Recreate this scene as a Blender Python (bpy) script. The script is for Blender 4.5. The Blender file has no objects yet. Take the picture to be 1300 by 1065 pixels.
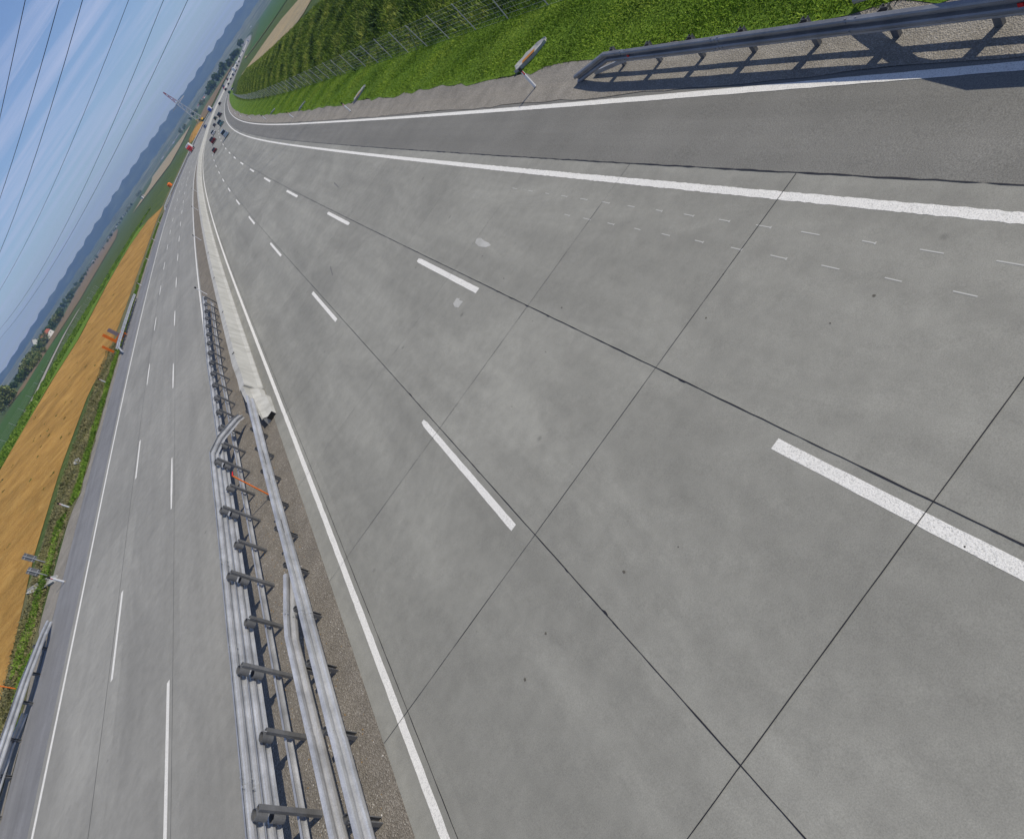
"""Motorway seen from a bridge with a strongly tilted camera."""
KN=[0.0, 60.0, 120.0, 180.0, 250.0, 330.0, 420.0, 540.0, 700.0, 900.0, 1200.0, 1700.0]
KA=[-1.153, 2.437, 3.443, 4.87, 2.989, 2.219, 4.036, 3.328, 0.842, -0.143, -0.452, -0.454]
KV=[7.344, -1.544, 0.557, 0.115, -0.998, 0.574, 0.217, -0.122, 0.626, -0.385, -0.797, -0.801]
CAMF,CAMTH,CAMROLL,CAMYAW,CAMH=[794.157503, 0.570556, 0.952103, -0.012217, 8.788115]
UP=[-0.018716, -0.02059, 0.999613]
import numpy as np
_S=np.concatenate([np.arange(-80,400,4.),np.arange(400,3001,12.)])
def _curve():
    ka=np.interp(_S,KN,KA)*1e-4; kv=np.interp(_S,KN,KV)*1e-4
    ka[_S<0]=0; kv[_S<0]=0
    kv=np.where(_S>1050,np.where(_S>1500,0,1.2e-5),kv)   # flat out far away
    ds=np.diff(_S,prepend=_S[0])
    hd=np.cumsum(ka*ds); sl=np.cumsum(kv*ds)
    return np.cumsum(np.sin(hd)*ds),_S[0]+np.cumsum(np.cos(hd)*ds),np.cumsum(sl*ds),hd
_X,_Y,_Z,_H=_curve()
_n=np.array(UP); _ex=np.array([1.,0,0])-_n[0]*_n; _ex/=np.linalg.norm(_ex); _ey=np.cross(_n,_ex)
RM=np.stack([_ex,_ey,_n])
def WN(s,t,z=0.):
    """world points (arrays) for road station s, offset t (right +), height z above the pavement plane"""
    s=np.asarray(s,float); t=np.asarray(t,float); z=np.asarray(z,float)
    H=np.interp(s,_S,_H)
    P=np.stack(np.broadcast_arrays(np.interp(s,_S,_X)+t*np.cos(H),np.interp(s,_S,_Y)-t*np.sin(H),np.interp(s,_S,_Z)+z),-1)
    return P@RM.T
def W(s,t,z=0.): return tuple(float(a) for a in WN(s,t,z))
def heading(s): return -float(np.interp(s,_S,_H))
def Gz(x,y):
    """natural ground level in world z"""
    return np.where(y<850,4.4-0.0115*y,-5.375-0.001*(y-850))+0*x
def _ss(a): a=np.clip(a,0,1); return a*a*(3-2*a)
def GN(s,t):
    """world points on the terrain"""
    s,t=np.broadcast_arrays(np.asarray(s,float),np.asarray(t,float))
    P=WN(s,t,0.); base=P[...,2]-0.0
    edge=WN(s,np.clip(t,-34,14.3),0.)[...,2]
    g=Gz(P[...,0],P[...,1])
    u=-t
    vr=np.clip((t-10.3)/4,0,1)*.5; vl=np.clip((u-29.5)/4.5,0,1)*.15
    z0=edge+np.where(t>0,vr,vl)
    run=np.where(t>0,np.clip(t-14.3,0,None)/2.8,np.clip(u-34,0,None)/8)
    up=np.minimum(z0+run,np.maximum(g,z0)); dn=np.maximum(z0-run*1.2,g)
    z=np.where(g>z0,up,dn)
    P=P.copy(); P[...,2]=z
    return P
import bpy, math, random
from mathutils import Matrix, Vector
C=bpy.context.scene.collection
rnd=random.Random(7)
R=math.radians
# ------------------------------------------------------------------ materials
def mat(name,base,rough=.7,metal=0.,spec=.3):
    m=bpy.data.materials.new(name); m.use_nodes=True
    b=m.node_tree.nodes['Principled BSDF']
    b.inputs['Base Color'].default_value=(*base,1); b.inputs['Roughness'].default_value=rough
    b.inputs['Metallic'].default_value=metal; b.inputs['Specular IOR Level'].default_value=spec
    return m
class NT:
    def __init__(s,m): s.t=m.node_tree; s.b=s.t.nodes['Principled BSDF']; s.m=m
    def n(s,typ,**kw):
        x=s.t.nodes.new(typ)
        for k,v in kw.items(): setattr(x,k,v)
        return x
    def l(s,a,b): s.t.links.new(a,b)
    def coord(s,scale=(1,1,1),uv=False,obj=False,rot=(0,0,0)):
        tc=s.n('ShaderNodeTexCoord') if not uv else s.n('ShaderNodeUVMap')
        if uv: tc.uv_map='st'; o=tc.outputs['UV']
        else:
            if obj: o=tc.outputs['Object']
            else:
                g=s.n('ShaderNodeNewGeometry'); o=g.outputs['Position']
        mp=s.n('ShaderNodeMapping'); mp.inputs['Scale'].default_value=scale; mp.inputs['Rotation'].default_value=rot
        s.l(o,mp.inputs['Vector']); return mp.outputs['Vector']
    def noise(s,vec,scale,detail=4,rough=.6,dist=0.):
        x=s.n('ShaderNodeTexNoise'); x.inputs['Scale'].default_value=scale; x.inputs['Detail'].default_value=detail
        x.inputs['Roughness'].default_value=rough; x.inputs['Distortion'].default_value=dist; s.l(vec,x.inputs['Vector']); return x.outputs['Fac']
    def ramp(s,fac,stops,interp='LINEAR'):
        r=s.n('ShaderNodeValToRGB'); r.color_ramp.interpolation=interp
        e=r.color_ramp.elements
        while len(e)<len(stops): e.new(.5)
        for i,(p,c) in enumerate(stops):
            e[i].position=p; e[i].color=(*c,1) if len(c)==3 else c
        s.l(fac,r.inputs['Fac']); return r.outputs['Color']
    def mix(s,a,b,fac,mode='MIX'):
        x=s.n('ShaderNodeMix',data_type='RGBA',blend_type=mode)
        for sock,v in ((x.inputs[0],fac),(x.inputs[6],a),(x.inputs[7],b)):
            if hasattr(v,'type') and hasattr(v,'links'): s.l(v,sock)
            elif isinstance(v,(int,float)): sock.default_value=v
            else: sock.default_value=(*v,1)
        return x.outputs[2]
    def bump(s,h,strength=.3,dist=.02):
        x=s.n('ShaderNodeBump'); x.inputs['Strength'].default_value=strength; x.inputs['Distance'].default_value=dist
        s.l(h,x.inputs['Height']); s.l(x.outputs['Normal'],s.b.inputs['Normal'])
    def base(s,c): s.l(c,s.b.inputs['Base Color'])
def g(v,k=(1,1,1)): return (v*k[0],v*k[1],v*k[2])
CK=(1.,.98,.85)
def concrete(name,lo=.215,hi=.285,k=CK):
    m=mat(name,g(.28),.8,0,.35); n=NT(m)
    uv=n.coord(uv=True); pos=n.coord()
    big=n.noise(n.coord((.38,1,1),uv=True),.30,6,.66,.8)
    st=n.noise(n.coord((.02,.9,1),uv=True),1.0,3,.55)          # tyre tracks run along the road
    fine=n.noise(pos,55,3,.75); mid=n.noise(pos,2.3,6,.7)
    c=n.ramp(big,[(.3,g(lo,k)),(.5,g(lo*.55+hi*.45,k)),(.62,g(hi*.98,k)),(.78,g(hi*1.05,k))])
    c=n.mix(c,n.ramp(st,[(.35,g(.78)),(.6,g(1.06))]),.38,'MULTIPLY')
    c=n.mix(c,n.ramp(mid,[(.3,g(.86)),(.7,g(1.12))]),.75,'MULTIPLY')
    c=n.mix(c,n.ramp(fine,[(.3,g(.66)),(.5,g(1.)),(.72,g(1.3))]),.6,'MULTIPLY')
    # each slab a shade of its own
    sx=n.n('ShaderNodeSeparateXYZ'); n.l(uv,sx.inputs[0])
    def fl(sock,off,per):
        a=n.n('ShaderNodeMath',operation='SUBTRACT'); n.l(sock,a.inputs[0]); a.inputs[1].default_value=off
        b=n.n('ShaderNodeMath',operation='DIVIDE'); n.l(a.outputs[0],b.inputs[0]); b.inputs[1].default_value=per
        f=n.n('ShaderNodeMath',operation='FLOOR'); n.l(b.outputs[0],f.inputs[0]); return f.outputs[0]
    cb=n.n('ShaderNodeCombineXYZ'); n.l(fl(sx.outputs[0],JS0,JP),cb.inputs[0]); n.l(fl(sx.outputs[1],-2.33,4.17),cb.inputs[1])
    wn=n.n('ShaderNodeTexWhiteNoise'); n.l(cb.outputs[0],wn.inputs['Vector'])
    c=n.mix(c,n.ramp(wn.outputs['Value'],[(0,g(.94)),(1,g(1.05))]),1.,'MULTIPLY')
    # small dark oil spots
    vo=n.n('ShaderNodeTexVoronoi'); vo.inputs['Scale'].default_value=.55; n.l(pos,vo.inputs['Vector'])
    c=n.mix(c,n.ramp(vo.outputs['Distance'],[(.0,g(.35)),(.03,g(.55)),(.055,g(1))]),.55,'MULTIPLY')
    n.base(c); n.bump(fine,.25,.006); return m
JS0,JP=9.53,5.619
M={}
M['concrete']=concrete('concrete')
M['concrete_left']=concrete('concrete_left',.235,.29,(1.,.975,.87))
def asphalt(name,base,var=.25,k=(1,.99,.97)):
    m=mat(name,g(base,k),.85,0,.3); n=NT(m)
    uv=n.coord((.03,.8,1),uv=True); pos=n.coord()
    fine=n.noise(pos,40,2,.8); st=n.noise(uv,1.3,4,.6); big=n.noise(pos,.5,5,.6)
    c=n.ramp(st,[(.3,g(base*(1-var),k)),(.7,g(base*(1+var),k))])
    c=n.mix(c,n.ramp(big,[(.3,g(.88)),(.7,g(1.1))]),.8,'MULTIPLY')
    c=n.mix(c,n.ramp(fine,[(.3,g(.55)),(.5,g(1.)),(.75,g(1.55))]),.7,'MULTIPLY')
    n.base(c); n.bump(fine,.5,.01); return m
M['asphalt']=asphalt('asphalt',.165,.10,(1,.975,.87))
M['asphalt_left']=asphalt('asphalt_left',.19,.2,(.99,.99,1.0))
def gravel(name,a,b,c3,sc=18):
    m=mat(name,a,.95,0,.2); n=NT(m); pos=n.coord()
    vo=n.n('ShaderNodeTexVoronoi'); vo.inputs['Scale'].default_value=sc; n.l(pos,vo.inputs['Vector'])
    col=n.ramp(vo.outputs['Color'],[(.15,a),(.6,b),(.93,c3)])
    big=n.noise(pos,.9,5,.65); fine=n.noise(pos,30,3,.7)
    col=n.mix(col,n.ramp(big,[(.3,g(.75)),(.7,g(1.15))]),.8,'MULTIPLY')
    col=n.mix(col,n.ramp(fine,[(.3,g(.7)),(.7,g(1.2))]),.7,'MULTIPLY')
    n.base(col); n.bump(vo.outputs['Distance'],.8,.03); return m
M['gravel']=gravel('gravel',(.175,.155,.125),(.22,.195,.158),(.34,.31,.265),38)
M['gravel_verge']=gravel('gravel_verge',(.235,.215,.18),(.275,.253,.215),(.38,.355,.31),36)
M['stone']=gravel('stone',(.33,.31,.27),(.5,.47,.42),(.65,.62,.57),9)
def paint(name,v=.76,wear=.5):
    m=mat(name,g(v),.7,0,.3); n=NT(m); pos=n.coord()
    f=n.noise(pos,38,3,.8); b=n.noise(pos,3.,5,.65)
    c=n.ramp(f,[(.28,g(v*.5,(1,.98,.9))),(.5,g(v,(1,.975,.9))),(.7,g(v*1.08,(1,.975,.9)))])
    c=n.mix(c,n.ramp(b,[(.3,g(.88)),(.7,g(1.05))]),wear,'MULTIPLY'); n.base(c); n.bump(f,.8,.02); return m
M['paint']=paint('road_paint'); M['joint']=mat('joint_seal',(.018,.018,.022),.6)
M['chip']=mat('scratch_white',(.42,.415,.38),.8); M['fence']=mat('fence_post_zinc',(.36,.37,.38),.5,.2)
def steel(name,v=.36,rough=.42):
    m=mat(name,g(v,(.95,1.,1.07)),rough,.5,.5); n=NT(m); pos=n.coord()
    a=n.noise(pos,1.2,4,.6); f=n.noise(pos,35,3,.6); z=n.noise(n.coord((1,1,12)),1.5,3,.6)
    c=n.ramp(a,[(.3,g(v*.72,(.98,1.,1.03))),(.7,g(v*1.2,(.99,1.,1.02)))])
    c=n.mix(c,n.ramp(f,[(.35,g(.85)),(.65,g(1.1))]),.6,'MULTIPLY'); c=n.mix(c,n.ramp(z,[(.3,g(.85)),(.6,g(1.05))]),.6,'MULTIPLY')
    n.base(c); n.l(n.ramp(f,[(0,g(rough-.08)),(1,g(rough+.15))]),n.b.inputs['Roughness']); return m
M['steel']=steel('galvanised_steel',.5,.42); M['steel_shade']=steel('shaded_rail_steel',.27,.45); M['steel_dark']=steel('weathered_steel',.2,.5)  # steel_shade: darker copy of the rail steel, shade of the right rail's face in its colour
def grass(name,a,b,c3,sc=1.):
    m=mat(name,b,.9,0,.15); n=NT(m); pos=n.coord()
    f=n.noise(pos,6*sc,5,.75); bg=n.noise(pos,.12,5,.6); mid=n.noise(pos,.9,5,.7)
    c=n.ramp(f,[(.28,a),(.5,b),(.72,c3)])
    c=n.mix(c,n.ramp(mid,[(.3,g(.7)),(.7,g(1.25))]),.8,'MULTIPLY')
    c=n.mix(c,n.ramp(bg,[(.35,(.8,.85,.9)),(.65,(1.2,1.1,.95))]),.8,'MULTIPLY')
    n.base(c); n.bump(f,.9,.15); return m
M['grass']=grass('grass_ground',(.075,.145,.012),(.115,.205,.018),(.16,.25,.035))
M['verge_dull']=grass('verge_dull',(.08,.085,.035),(.14,.14,.065),(.21,.2,.12)); M['terrain']=grass('terrain_grass',(.04,.062,.015),(.065,.10,.026),(.10,.13,.045),.4)
M['field_green']=grass('crop_green',(.038,.085,.018),(.05,.11,.024),(.065,.13,.032),.5)
M['field_tan']=grass('bare_field',(.25,.2,.125),(.32,.265,.165),(.38,.32,.205),.5)
M['field_brown']=grass('ploughed_field',(.15,.11,.06),(.19,.14,.075),(.23,.17,.095),.4)
M['field_yellow']=grass('pale_crop',(.14,.17,.04),(.2,.22,.06),(.25,.27,.09),.3)
def soil(name):
    m=mat(name,(.36,.22,.07),.95,0,.1); n=NT(m); pos=n.coord(); uv=n.coord((.25,1.4,1),uv=True)
    rows=n.noise(n.coord((.75,.42,1),uv=True,rot=(0,0,.5)),.8,8,.8,.5); f=n.noise(pos,9,5,.75); b=n.noise(pos,.16,5,.65)
    c=n.ramp(rows,[(.3,(.275,.15,.04)),(.5,(.37,.215,.06)),(.7,(.45,.285,.09))])
    c=n.mix(c,n.ramp(f,[(.3,g(.55)),(.7,g(1.3))]),.8,'MULTIPLY')
    c=n.mix(c,n.ramp(b,[(.35,(.74,.73,.7)),(.65,(1.1,1.08,1.05))]),1.,'MULTIPLY')
    gr=n.noise(pos,.55,6,.78)
    c=n.mix(c,(.07,.11,.02),n.ramp(gr,[(.64,g(0)),(.72,g(.75))]))
    n.base(c); n.bump(rows,.6,.25); return m
M['soil']=soil('bare_soil')
M['track']=gravel('track_dirt',(.3,.28,.23),(.38,.35,.29),(.45,.42,.36),3)
def blades(name,cols,tr=.35):
    m=mat(name,cols[1],.75,0,.2); n=NT(m)
    a=n.n('ShaderNodeAttribute',attribute_name='rv'); c=n.ramp(a.outputs['Fac'],[(0,cols[0]),(.5,cols[1]),(1,cols[2])])
    pos=n.coord(); b=n.noise(pos,.35,4,.6); c=n.mix(c,n.ramp(b,[(.35,g(.7)),(.65,(1.25,1.15,1.))]),.8,'MULTIPLY'); n.base(c)
    n.b.inputs['Transmission Weight'].default_value=0; return m
M['blade']=blades('grass_blades',[(.085,.17,.010),(.165,.285,.018),(.27,.37,.045)])
M['blade_left']=blades('left_grass_blades',[(.06,.12,.012),(.11,.21,.02),(.19,.28,.045)])
M['blade_tall']=blades('tall_grass',[(.03,.06,.008),(.13,.22,.022),(.30,.34,.07)])
M['blade_dry']=blades('dry_verge_grass',[(.09,.10,.03),(.17,.16,.07),(.26,.24,.13)])
M['leaf']=blades('leaves',[(.03,.06,.012),(.065,.12,.025),(.12,.18,.04)])
M['leaf_pale']=blades('leaves_pale',[(.07,.10,.03),(.14,.18,.055),(.24,.26,.11)])
M['bark']=mat('bark',(.09,.07,.05),.9)
def conc_wall(name):
    m=mat(name,(.4,.39,.36),.85); n=NT(m); pos=n.coord()
    a=n.noise(n.coord((1,1,.4)),1.4,6,.7); f=n.noise(pos,25,4,.7)
    c=n.ramp(a,[(.25,(.27,.265,.24)),(.5,(.40,.395,.365)),(.75,(.48,.475,.445))]); c=n.mix(c,n.ramp(f,[(.3,g(.8)),(.7,g(1.1))]),.6,'MULTIPLY')
    n.base(c); n.bump(f,.3,.01); return m
M['barrier']=conc_wall('barrier_concrete')
M['white']=mat('white_plastic',g(.75),.5); M['black']=mat('black_plastic',g(.02),.5); M['red']=mat('red_reflector',(.55,.02,.02),.35)
M['orange']=mat('orange_paint',(.78,.17,.02),.5); M['purple']=mat('faded_board',(.24,.19,.2),.6)
M['glass']=mat('car_glass',(.02,.025,.03),.12,0,.6); M['tyre']=mat('tyre_rubber',g(.02),.8); M['lamp']=mat('headlamp',g(.7),.2); M['tail']=mat('tail_lamp',(.4,.01,.01),.3)
for k,c in dict(dred=(.11,.012,.014),silver=(.42,.44,.46),sblue=(.27,.35,.42),teal=(.08,.17,.18),dkgreen=(.03,.05,.02),dark=(.03,.03,.035),black=(.012,.012,.013),navy=(.02,.04,.13),blue=(.02,.06,.3),red=(.5,.03,.02),green=(.02,.12,.05),white=(.7,.7,.7),orange=(.65,.12,.03),grey=(.16,.17,.18)).items():
    M['car_'+k]=mat('car_paint_'+k,c,.3,.1,.5)
M['wall_white']=mat('house_wall',(.68,.65,.58),.85); M['wall_grey']=mat('hall_wall',(.45,.45,.44),.8); M['roof']=mat('roof_tiles',(.32,.09,.05),.85); M['roof_grey']=mat('roof_sheet',(.25,.25,.26),.7)
M['wire']=mat('cable',(.03,.04,.08),.6,.2); M['pyl_w']=mat('pylon_white',(.6,.6,.6),.6); M['pyl_r']=mat('pylon_red',(.35,.06,.06),.6)
M['rust']=mat('rust_stain',(.36,.15,.03),.9); M['yellow']=mat('machine_yellow',(.7,.4,.02),.5)
def hillm():
    m=mat('hill_forest',(.04,.06,.03),.95,0,.1); n=NT(m); pos=n.coord()
    a=n.noise(pos,.004,6,.65); c=n.ramp(a,[(.35,(.02,.035,.018)),(.55,(.045,.06,.03)),(.7,(.10,.12,.05))]); n.base(c); return m
M['hill']=hillm()
def plainm():
    m=mat('valley_fields',(.1,.13,.05),.95,0,.1); n=NT(m)
    v=n.coord((.0016,.0035,1),rot=(0,0,.4)); vo=n.n('ShaderNodeTexVoronoi'); vo.inputs['Scale'].default_value=1.; n.l(v,vo.inputs['Vector'])
    c=n.ramp(vo.outputs['Color'],[(.1,(.04,.065,.025)),(.35,(.09,.12,.045)),(.6,(.17,.17,.09)),(.85,(.26,.24,.15))]); 
    f=n.noise(n.coord((1,2.2,1)),.006,7,.75); c=n.mix(c,n.ramp(f,[(.42,g(.25)),(.5,g(1.)),(.65,g(1.2))]),.9,'MULTIPLY'); n.base(c); return m
M['plain']=plainm()
# ------------------------------------------------------------------ mesh helpers
class MB:
    def __init__(s): s.v=[]; s.f=[]; s.uv=[]
    def add(s,vs,fs,uv=None):
        o=len(s.v); s.v+= [tuple(map(float,p)) for p in vs]; s.f+=[tuple(i+o for i in f) for f in fs]
        s.uv+= (list(uv) if uv is not None else [(0,0)]*len(vs))
    def box(s,c,d,rz=0,rx=0,ry=0):
        m=Matrix.Translation(c)@Matrix.Rotation(rz,4,'Z')@Matrix.Rotation(ry,4,'Y')@Matrix.Rotation(rx,4,'X')
        vs=[m@Vector((x*d[0]/2,y*d[1]/2,z*d[2]/2)) for x in(-1,1) for y in(-1,1) for z in(-1,1)]
        s.add(vs,[(0,1,3,2),(4,6,7,5),(0,4,5,1),(2,3,7,6),(0,2,6,4),(1,5,7,3)])
    def cyl(s,a,b,r0,r1=None,n=10,caps=True):
        a=Vector(a);b=Vector(b); r1=r0 if r1 is None else r1; d=(b-a).normalized()
        x=d.orthogonal().normalized(); y=d.cross(x); vs=[]
        for p,r in((a,r0),(b,r1)):
            for i in range(n):
                t=2*math.pi*i/n; vs.append(p+x*r*math.cos(t)+y*r*math.sin(t))
        fs=[(i,(i+1)%n,n+(i+1)%n,n+i) for i in range(n)]
        if caps: fs+=[tuple(range(n))[::-1],tuple(range(n,2*n))]
        s.add(vs,fs)
    def sweep(s,rings,closed=True,caps=True,uv=None):
        """rings: list of equally long point lists"""
        k=len(rings[0]); vs=[p for r in rings for p in r]; fs=[]
        for i in range(len(rings)-1):
            for j in range(k if closed else k-1):
                a=i*k+j; b=i*k+(j+1)%k; fs.append((a,b,b+k,a+k))
        if closed and caps: fs+=[tuple(range(k))[::-1],tuple(range(len(vs)-k,len(vs)))]
        s.add(vs,fs,uv)
    def build(s,name,m,parent=None,loc=(0,0,0),smooth=False,recalc=True):
        me=bpy.data.meshes.new(name); me.from_pydata(s.v,[],s.f); me.update()
        if any(u!=(0,0) for u in s.uv):
            ul=me.uv_layers.new(name='st'); idx=[0]*len(me.loops); me.loops.foreach_get('vertex_index',idx)
            ul.data.foreach_set('uv',[c for i in idx for c in s.uv[i]])
        me.materials.append(m)
        if recalc:
            import bmesh
            b=bmesh.new(); b.from_mesh(me); bmesh.ops.recalc_face_normals(b,faces=b.faces); b.to_mesh(me); b.free()
        if smooth: me.polygons.foreach_set('use_smooth',[True]*len(me.polygons))
        o=bpy.data.objects.new(name,me); C.objects.link(o); o.location=loc
        if parent is not None: o.parent=parent
        return o
def struct(o): o['kind']='structure'; return o
def stuff(o,label,cat,group=None):
    tag(o,label,cat,group); o['kind']='stuff'; return o
def tag(o,label,cat,group=None):
    o['label']=label; o['category']=cat
    if group: o['group']=group
    return o
def empty(name,label,cat,loc=(0,0,0),rz=0,group=None):
    o=bpy.data.objects.new(name,None); o.empty_display_size=.2; C.objects.link(o); o.location=loc; o.rotation_euler=(0,0,rz)
    return tag(o,label,cat,group)
def copy_tree(o,parent=None):
    c=o.copy(); C.objects.link(c)
    if parent is not None: c.parent=parent
    for ch in list(o.children): copy_tree(ch,c)
    return c
def frange(a,b,st):
    n=max(1,int(math.ceil((b-a)/st))); return [a+(b-a)*i/n for i in range(n+1)]
def strip(name,s0,s1,t0,t1,z,m,kind='structure',step=None,terrain=False,jag=0,nt=1):
    """a sheet along the road between offsets t0 and t1 (numbers or functions of s)"""
    f0=t0 if callable(t0) else (lambda s:t0); f1=t1 if callable(t1) else (lambda s:t1)
    ss=[]; s=s0
    while s<s1:
        ss.append(s); s+= step or (1. if s<60 and jag else 2. if s<150 else 6. if s<500 else 15.)
    ss.append(s1); mb=MB(); r2=random.Random(hash(name)%1000 if False else len(name)*7)
    rings=[];uv=[]
    for s in ss:
        a=f0(s)+ (r2.uniform(-jag,jag)); b=f1(s)+(r2.uniform(-jag,jag)); rg=[]
        for i in range(nt+1):
            t=a+(b-a)*i/nt
            p=W(s,t,z) if not terrain else tuple(GN(s,t)+np.array([0,0,z+.0004*max(0,s-100)]))
            rg.append(p); uv.append((s,t))
        rings.append(rg)
    mb.sweep(rings,closed=False,uv=uv)
    o=mb.build(name,m,recalc=False)
    if kind: o['kind']=kind
    return o
def drape(name,inner,outer,m,z=.06,n=40,k=14):
    """a field: sheet draped on the terrain between two polylines of (s,t)"""
    def rs(pl):
        pl=np.array(pl,float); d=np.r_[0,np.cumsum(np.hypot(*(pl[1:]-pl[:-1]).T))]; q=np.linspace(0,d[-1],n)
        return np.stack([np.interp(q,d,pl[:,0]),np.interp(q,d,pl[:,1])],1)
    A,B=rs(inner),rs(outer); f=np.linspace(0,1,k)[:,None,None]
    Q=A[None]*(1-f)+B[None]*f; P=GN(Q[...,0],Q[...,1]); P[...,2]+=z+.0005*np.clip(Q[...,0]-100,0,None)
    mb=MB(); rings=[[tuple(P[j,i]) for j in range(k)] for i in range(n)]
    mb.sweep(rings,closed=False,uv=[(float(Q[j,i,0]),float(Q[j,i,1])) for i in range(n) for j in range(k)])
    return struct(mb.build(name,m,recalc=False))
# ------------------------------------------------------------------ terrain
def terrain():
    ss=np.r_[np.arange(-70,60,3.),np.arange(60,300,5.),np.arange(300,900,15.),np.arange(900,3001,50.)]
    tr=np.r_[10.2,11,12,13,14.3,15.5,17,19,21,23,25,27,30,34,40,50,65,90,130,200,320,480,600]
    tl=-np.r_[27.5,29,30.5,32,34,36,39,42,46,50,55,60,66,72,80,90,105,130,160,200,260,340,450,600,850,1150,1500]
    for nm,tt in(('ground_right',tr),('ground_left',tl)):
        Sg,Tg=np.meshgrid(ss,tt,indexing='ij'); P=GN(Sg,Tg)
        P[...,2]-=.03*(np.abs(Tg-tt[0])<2)
        rg=[[tuple(q) for q in row] for row in P]; mb=MB()
        mb.sweep(rg,closed=False,uv=[(float(a),float(b)) for a,b in zip(Sg.ravel(),Tg.ravel())])
        struct(mb.build(nm,M['terrain'],recalc=False))
    mb=MB(); rg=[]
    for y in np.r_[-400,0,400,900,1500,2500,4000,6000,9000]:
        rg.append([(x,y,-9.5) for x in np.linspace(-7000,7000,15)])
    mb.sweep(rg,closed=False); struct(mb.build('valley_plain',M['plain'],recalc=False))
terrain()
SE=2900.
# pavement (sheets a few mm above each other)
strip('roadbed',-70,SE,-31,10.6,-.035,M['gravel_verge'],nt=6)
strip('carriageway_right',-70,SE,-7.62,6.72,0,M['concrete'],nt=4)
strip('carriageway_left',-70,SE,-24.75,-11.0,0,M['concrete_left'],nt=4)
strip('shoulder_right',-70,SE,6.72,lambda s:9.3,-.004,M['asphalt'],nt=2)
strip('shoulder_left',-70,SE,-27.9,-24.75,-.004,M['asphalt_left'],nt=2)
strip('pavement_bay',38,56,lambda s:-27.9-2.2*max(0,math.sin((s-38)/18*math.pi))**.7,-27.85,-.006,M['gravel_verge'],jag=.08)
strip('median_gravel',-70,SE,-11.05,-7.6,-.02,M['gravel'],jag=.0,nt=2)
strip('gravel_verge_right',-70,420,9.27,lambda s:10.95+.09*math.sin(s*.37)+.05*math.sin(s*1.9)+.05*math.sin(s*5.3)+.04*math.sin(s*8.9),.012,M['gravel_verge'],jag=.07,nt=4,terrain=True)
strip('grass_verge_right',-70,520,lambda s:10.92+.09*math.sin(s*.37)+.05*math.sin(s*1.9)+.05*math.sin(s*5.3)+.04*math.sin(s*8.9),15,.024,M['grass'],terrain=True,jag=.1,nt=6)
strip('gravel_verge_left',-70,600,lambda s:-29.0-(1.7 if 38<s<56 else 0),-27.9,.004,M['gravel_verge'],jag=.07)
BAY=lambda s:1.7*max(0,math.sin((s-38)/18*math.pi))**.7 if 38<s<56 else 0
strip('grass_verge_left',-70,600,-34,lambda s:-28.75-.1*math.sin(s*1.3)-BAY(s),.02,M['verge_dull'],terrain=True,jag=.12,nt=5)
# bands and fields
drape('soil_slope',[(-70,-31.5),(0,-31.6),(20,-31.4),(39,-32.4),(54,-34.6),(72,-35.5),(95,-35.2),(99,-33.3),(135,-32.3),(180,-32),(239,-32.6),(258,-31.8)],
      [(-70,-62),(20,-62),(70,-60),(109,-58),(123,-56.3),(141,-54.5),(159,-51),(205,-50.5),(248,-48),(275,-42),(268,-36),(262,-32)],M['soil'],.05,90,30)
drape('grass_bank',[(-70,-62.5),(20,-62.5),(70,-60.5),(109,-58.5),(123,-56.8),(141,-55),(159,-51.5),(205,-51),(248,-48.5),(275,-43)],
      [(-70,-76),(20,-76),(70,-75),(109,-73),(140,-71),(157,-72),(191,-74),(220,-76),(260,-74),(300,-62)],M['grass'],.04,60,12)
drape('farm_track',[(60,-74),(120,-72),(157,-72.1),(191,-77.5),(260,-98),(338,-120),(400,-131)],[(60,-76),(120,-74.5),(157,-74.8),(191,-81),(260,-102),(338,-125),(400,-137)],M['track'],.07)
drape('crop_field',[(90,-79),(157,-78),(191,-84),(260,-104),(338,-127),(400,-139)],[(200,-230),(330,-225),(420,-228),(485,-232),(540,-248),(600,-268)],M['field_green'],.06)
drape('ploughed_strip',[(450,-222),(485,-235),(620,-277),(710,-290),(840,-325),(1200,-385),(1900,-600),(2895,-920)],[(700,-420),(800,-430),(880,-451),(1165,-535),(1700,-730),(2100,-850),(2500,-1000),(2895,-1100)],M['field_brown'],.1,60,10)
drape('ploughed_field',[(640,-34),(760,-33),(900,-34),(1100,-34),(1330,-34)],[(700,-75),(860,-95),(1050,-110),(1300,-125),(1420,-60)],M['field_brown'],.2,30,8)
drape('ploughed_field',[(900,-150),(1100,-160),(1500,-200)],[(1200,-330),(1500,-350),(2200,-500)],M['field_tan'],.3,30,8)
drape('pale_crop_strip',[(900,-500),(1050,-560),(1250,-640)],[(1000,-600),(1150,-660),(1400,-760)],M['field_yellow'],.2)
drape('bare_field',[(318,23.6),(300,23.4),(266,23.2),(209,23),(163,22.6),(145,23.9),(135,26.3),(131,29.1),(139,33.9),(150,50),(160,80)],
      [(319,23.8),(312,26),(300,32),(300,38),(290,44),(277,47.4),(255,48),(225,48.8),(215,55),(225,75),(240,120)],M['field_tan'],.09,60,12)
drape('crop_field',[(720,24),(610,30),(535,46),(495,63),(515,82),(540,130)],[(2600,60),(2400,60),(2300,120),(2400,200),(2700,310),(2800,420)],M['field_green'],.15,40,20)
drape('field_path',[(720,22),(610,27.8),(535,42.9),(495,60.4),(515,79.7),(540,128)],[(724,23.2),(614,30),(540,46),(501,63.6),(521,83),(547,133)],M['field_tan'],.25,40,3)
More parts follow.
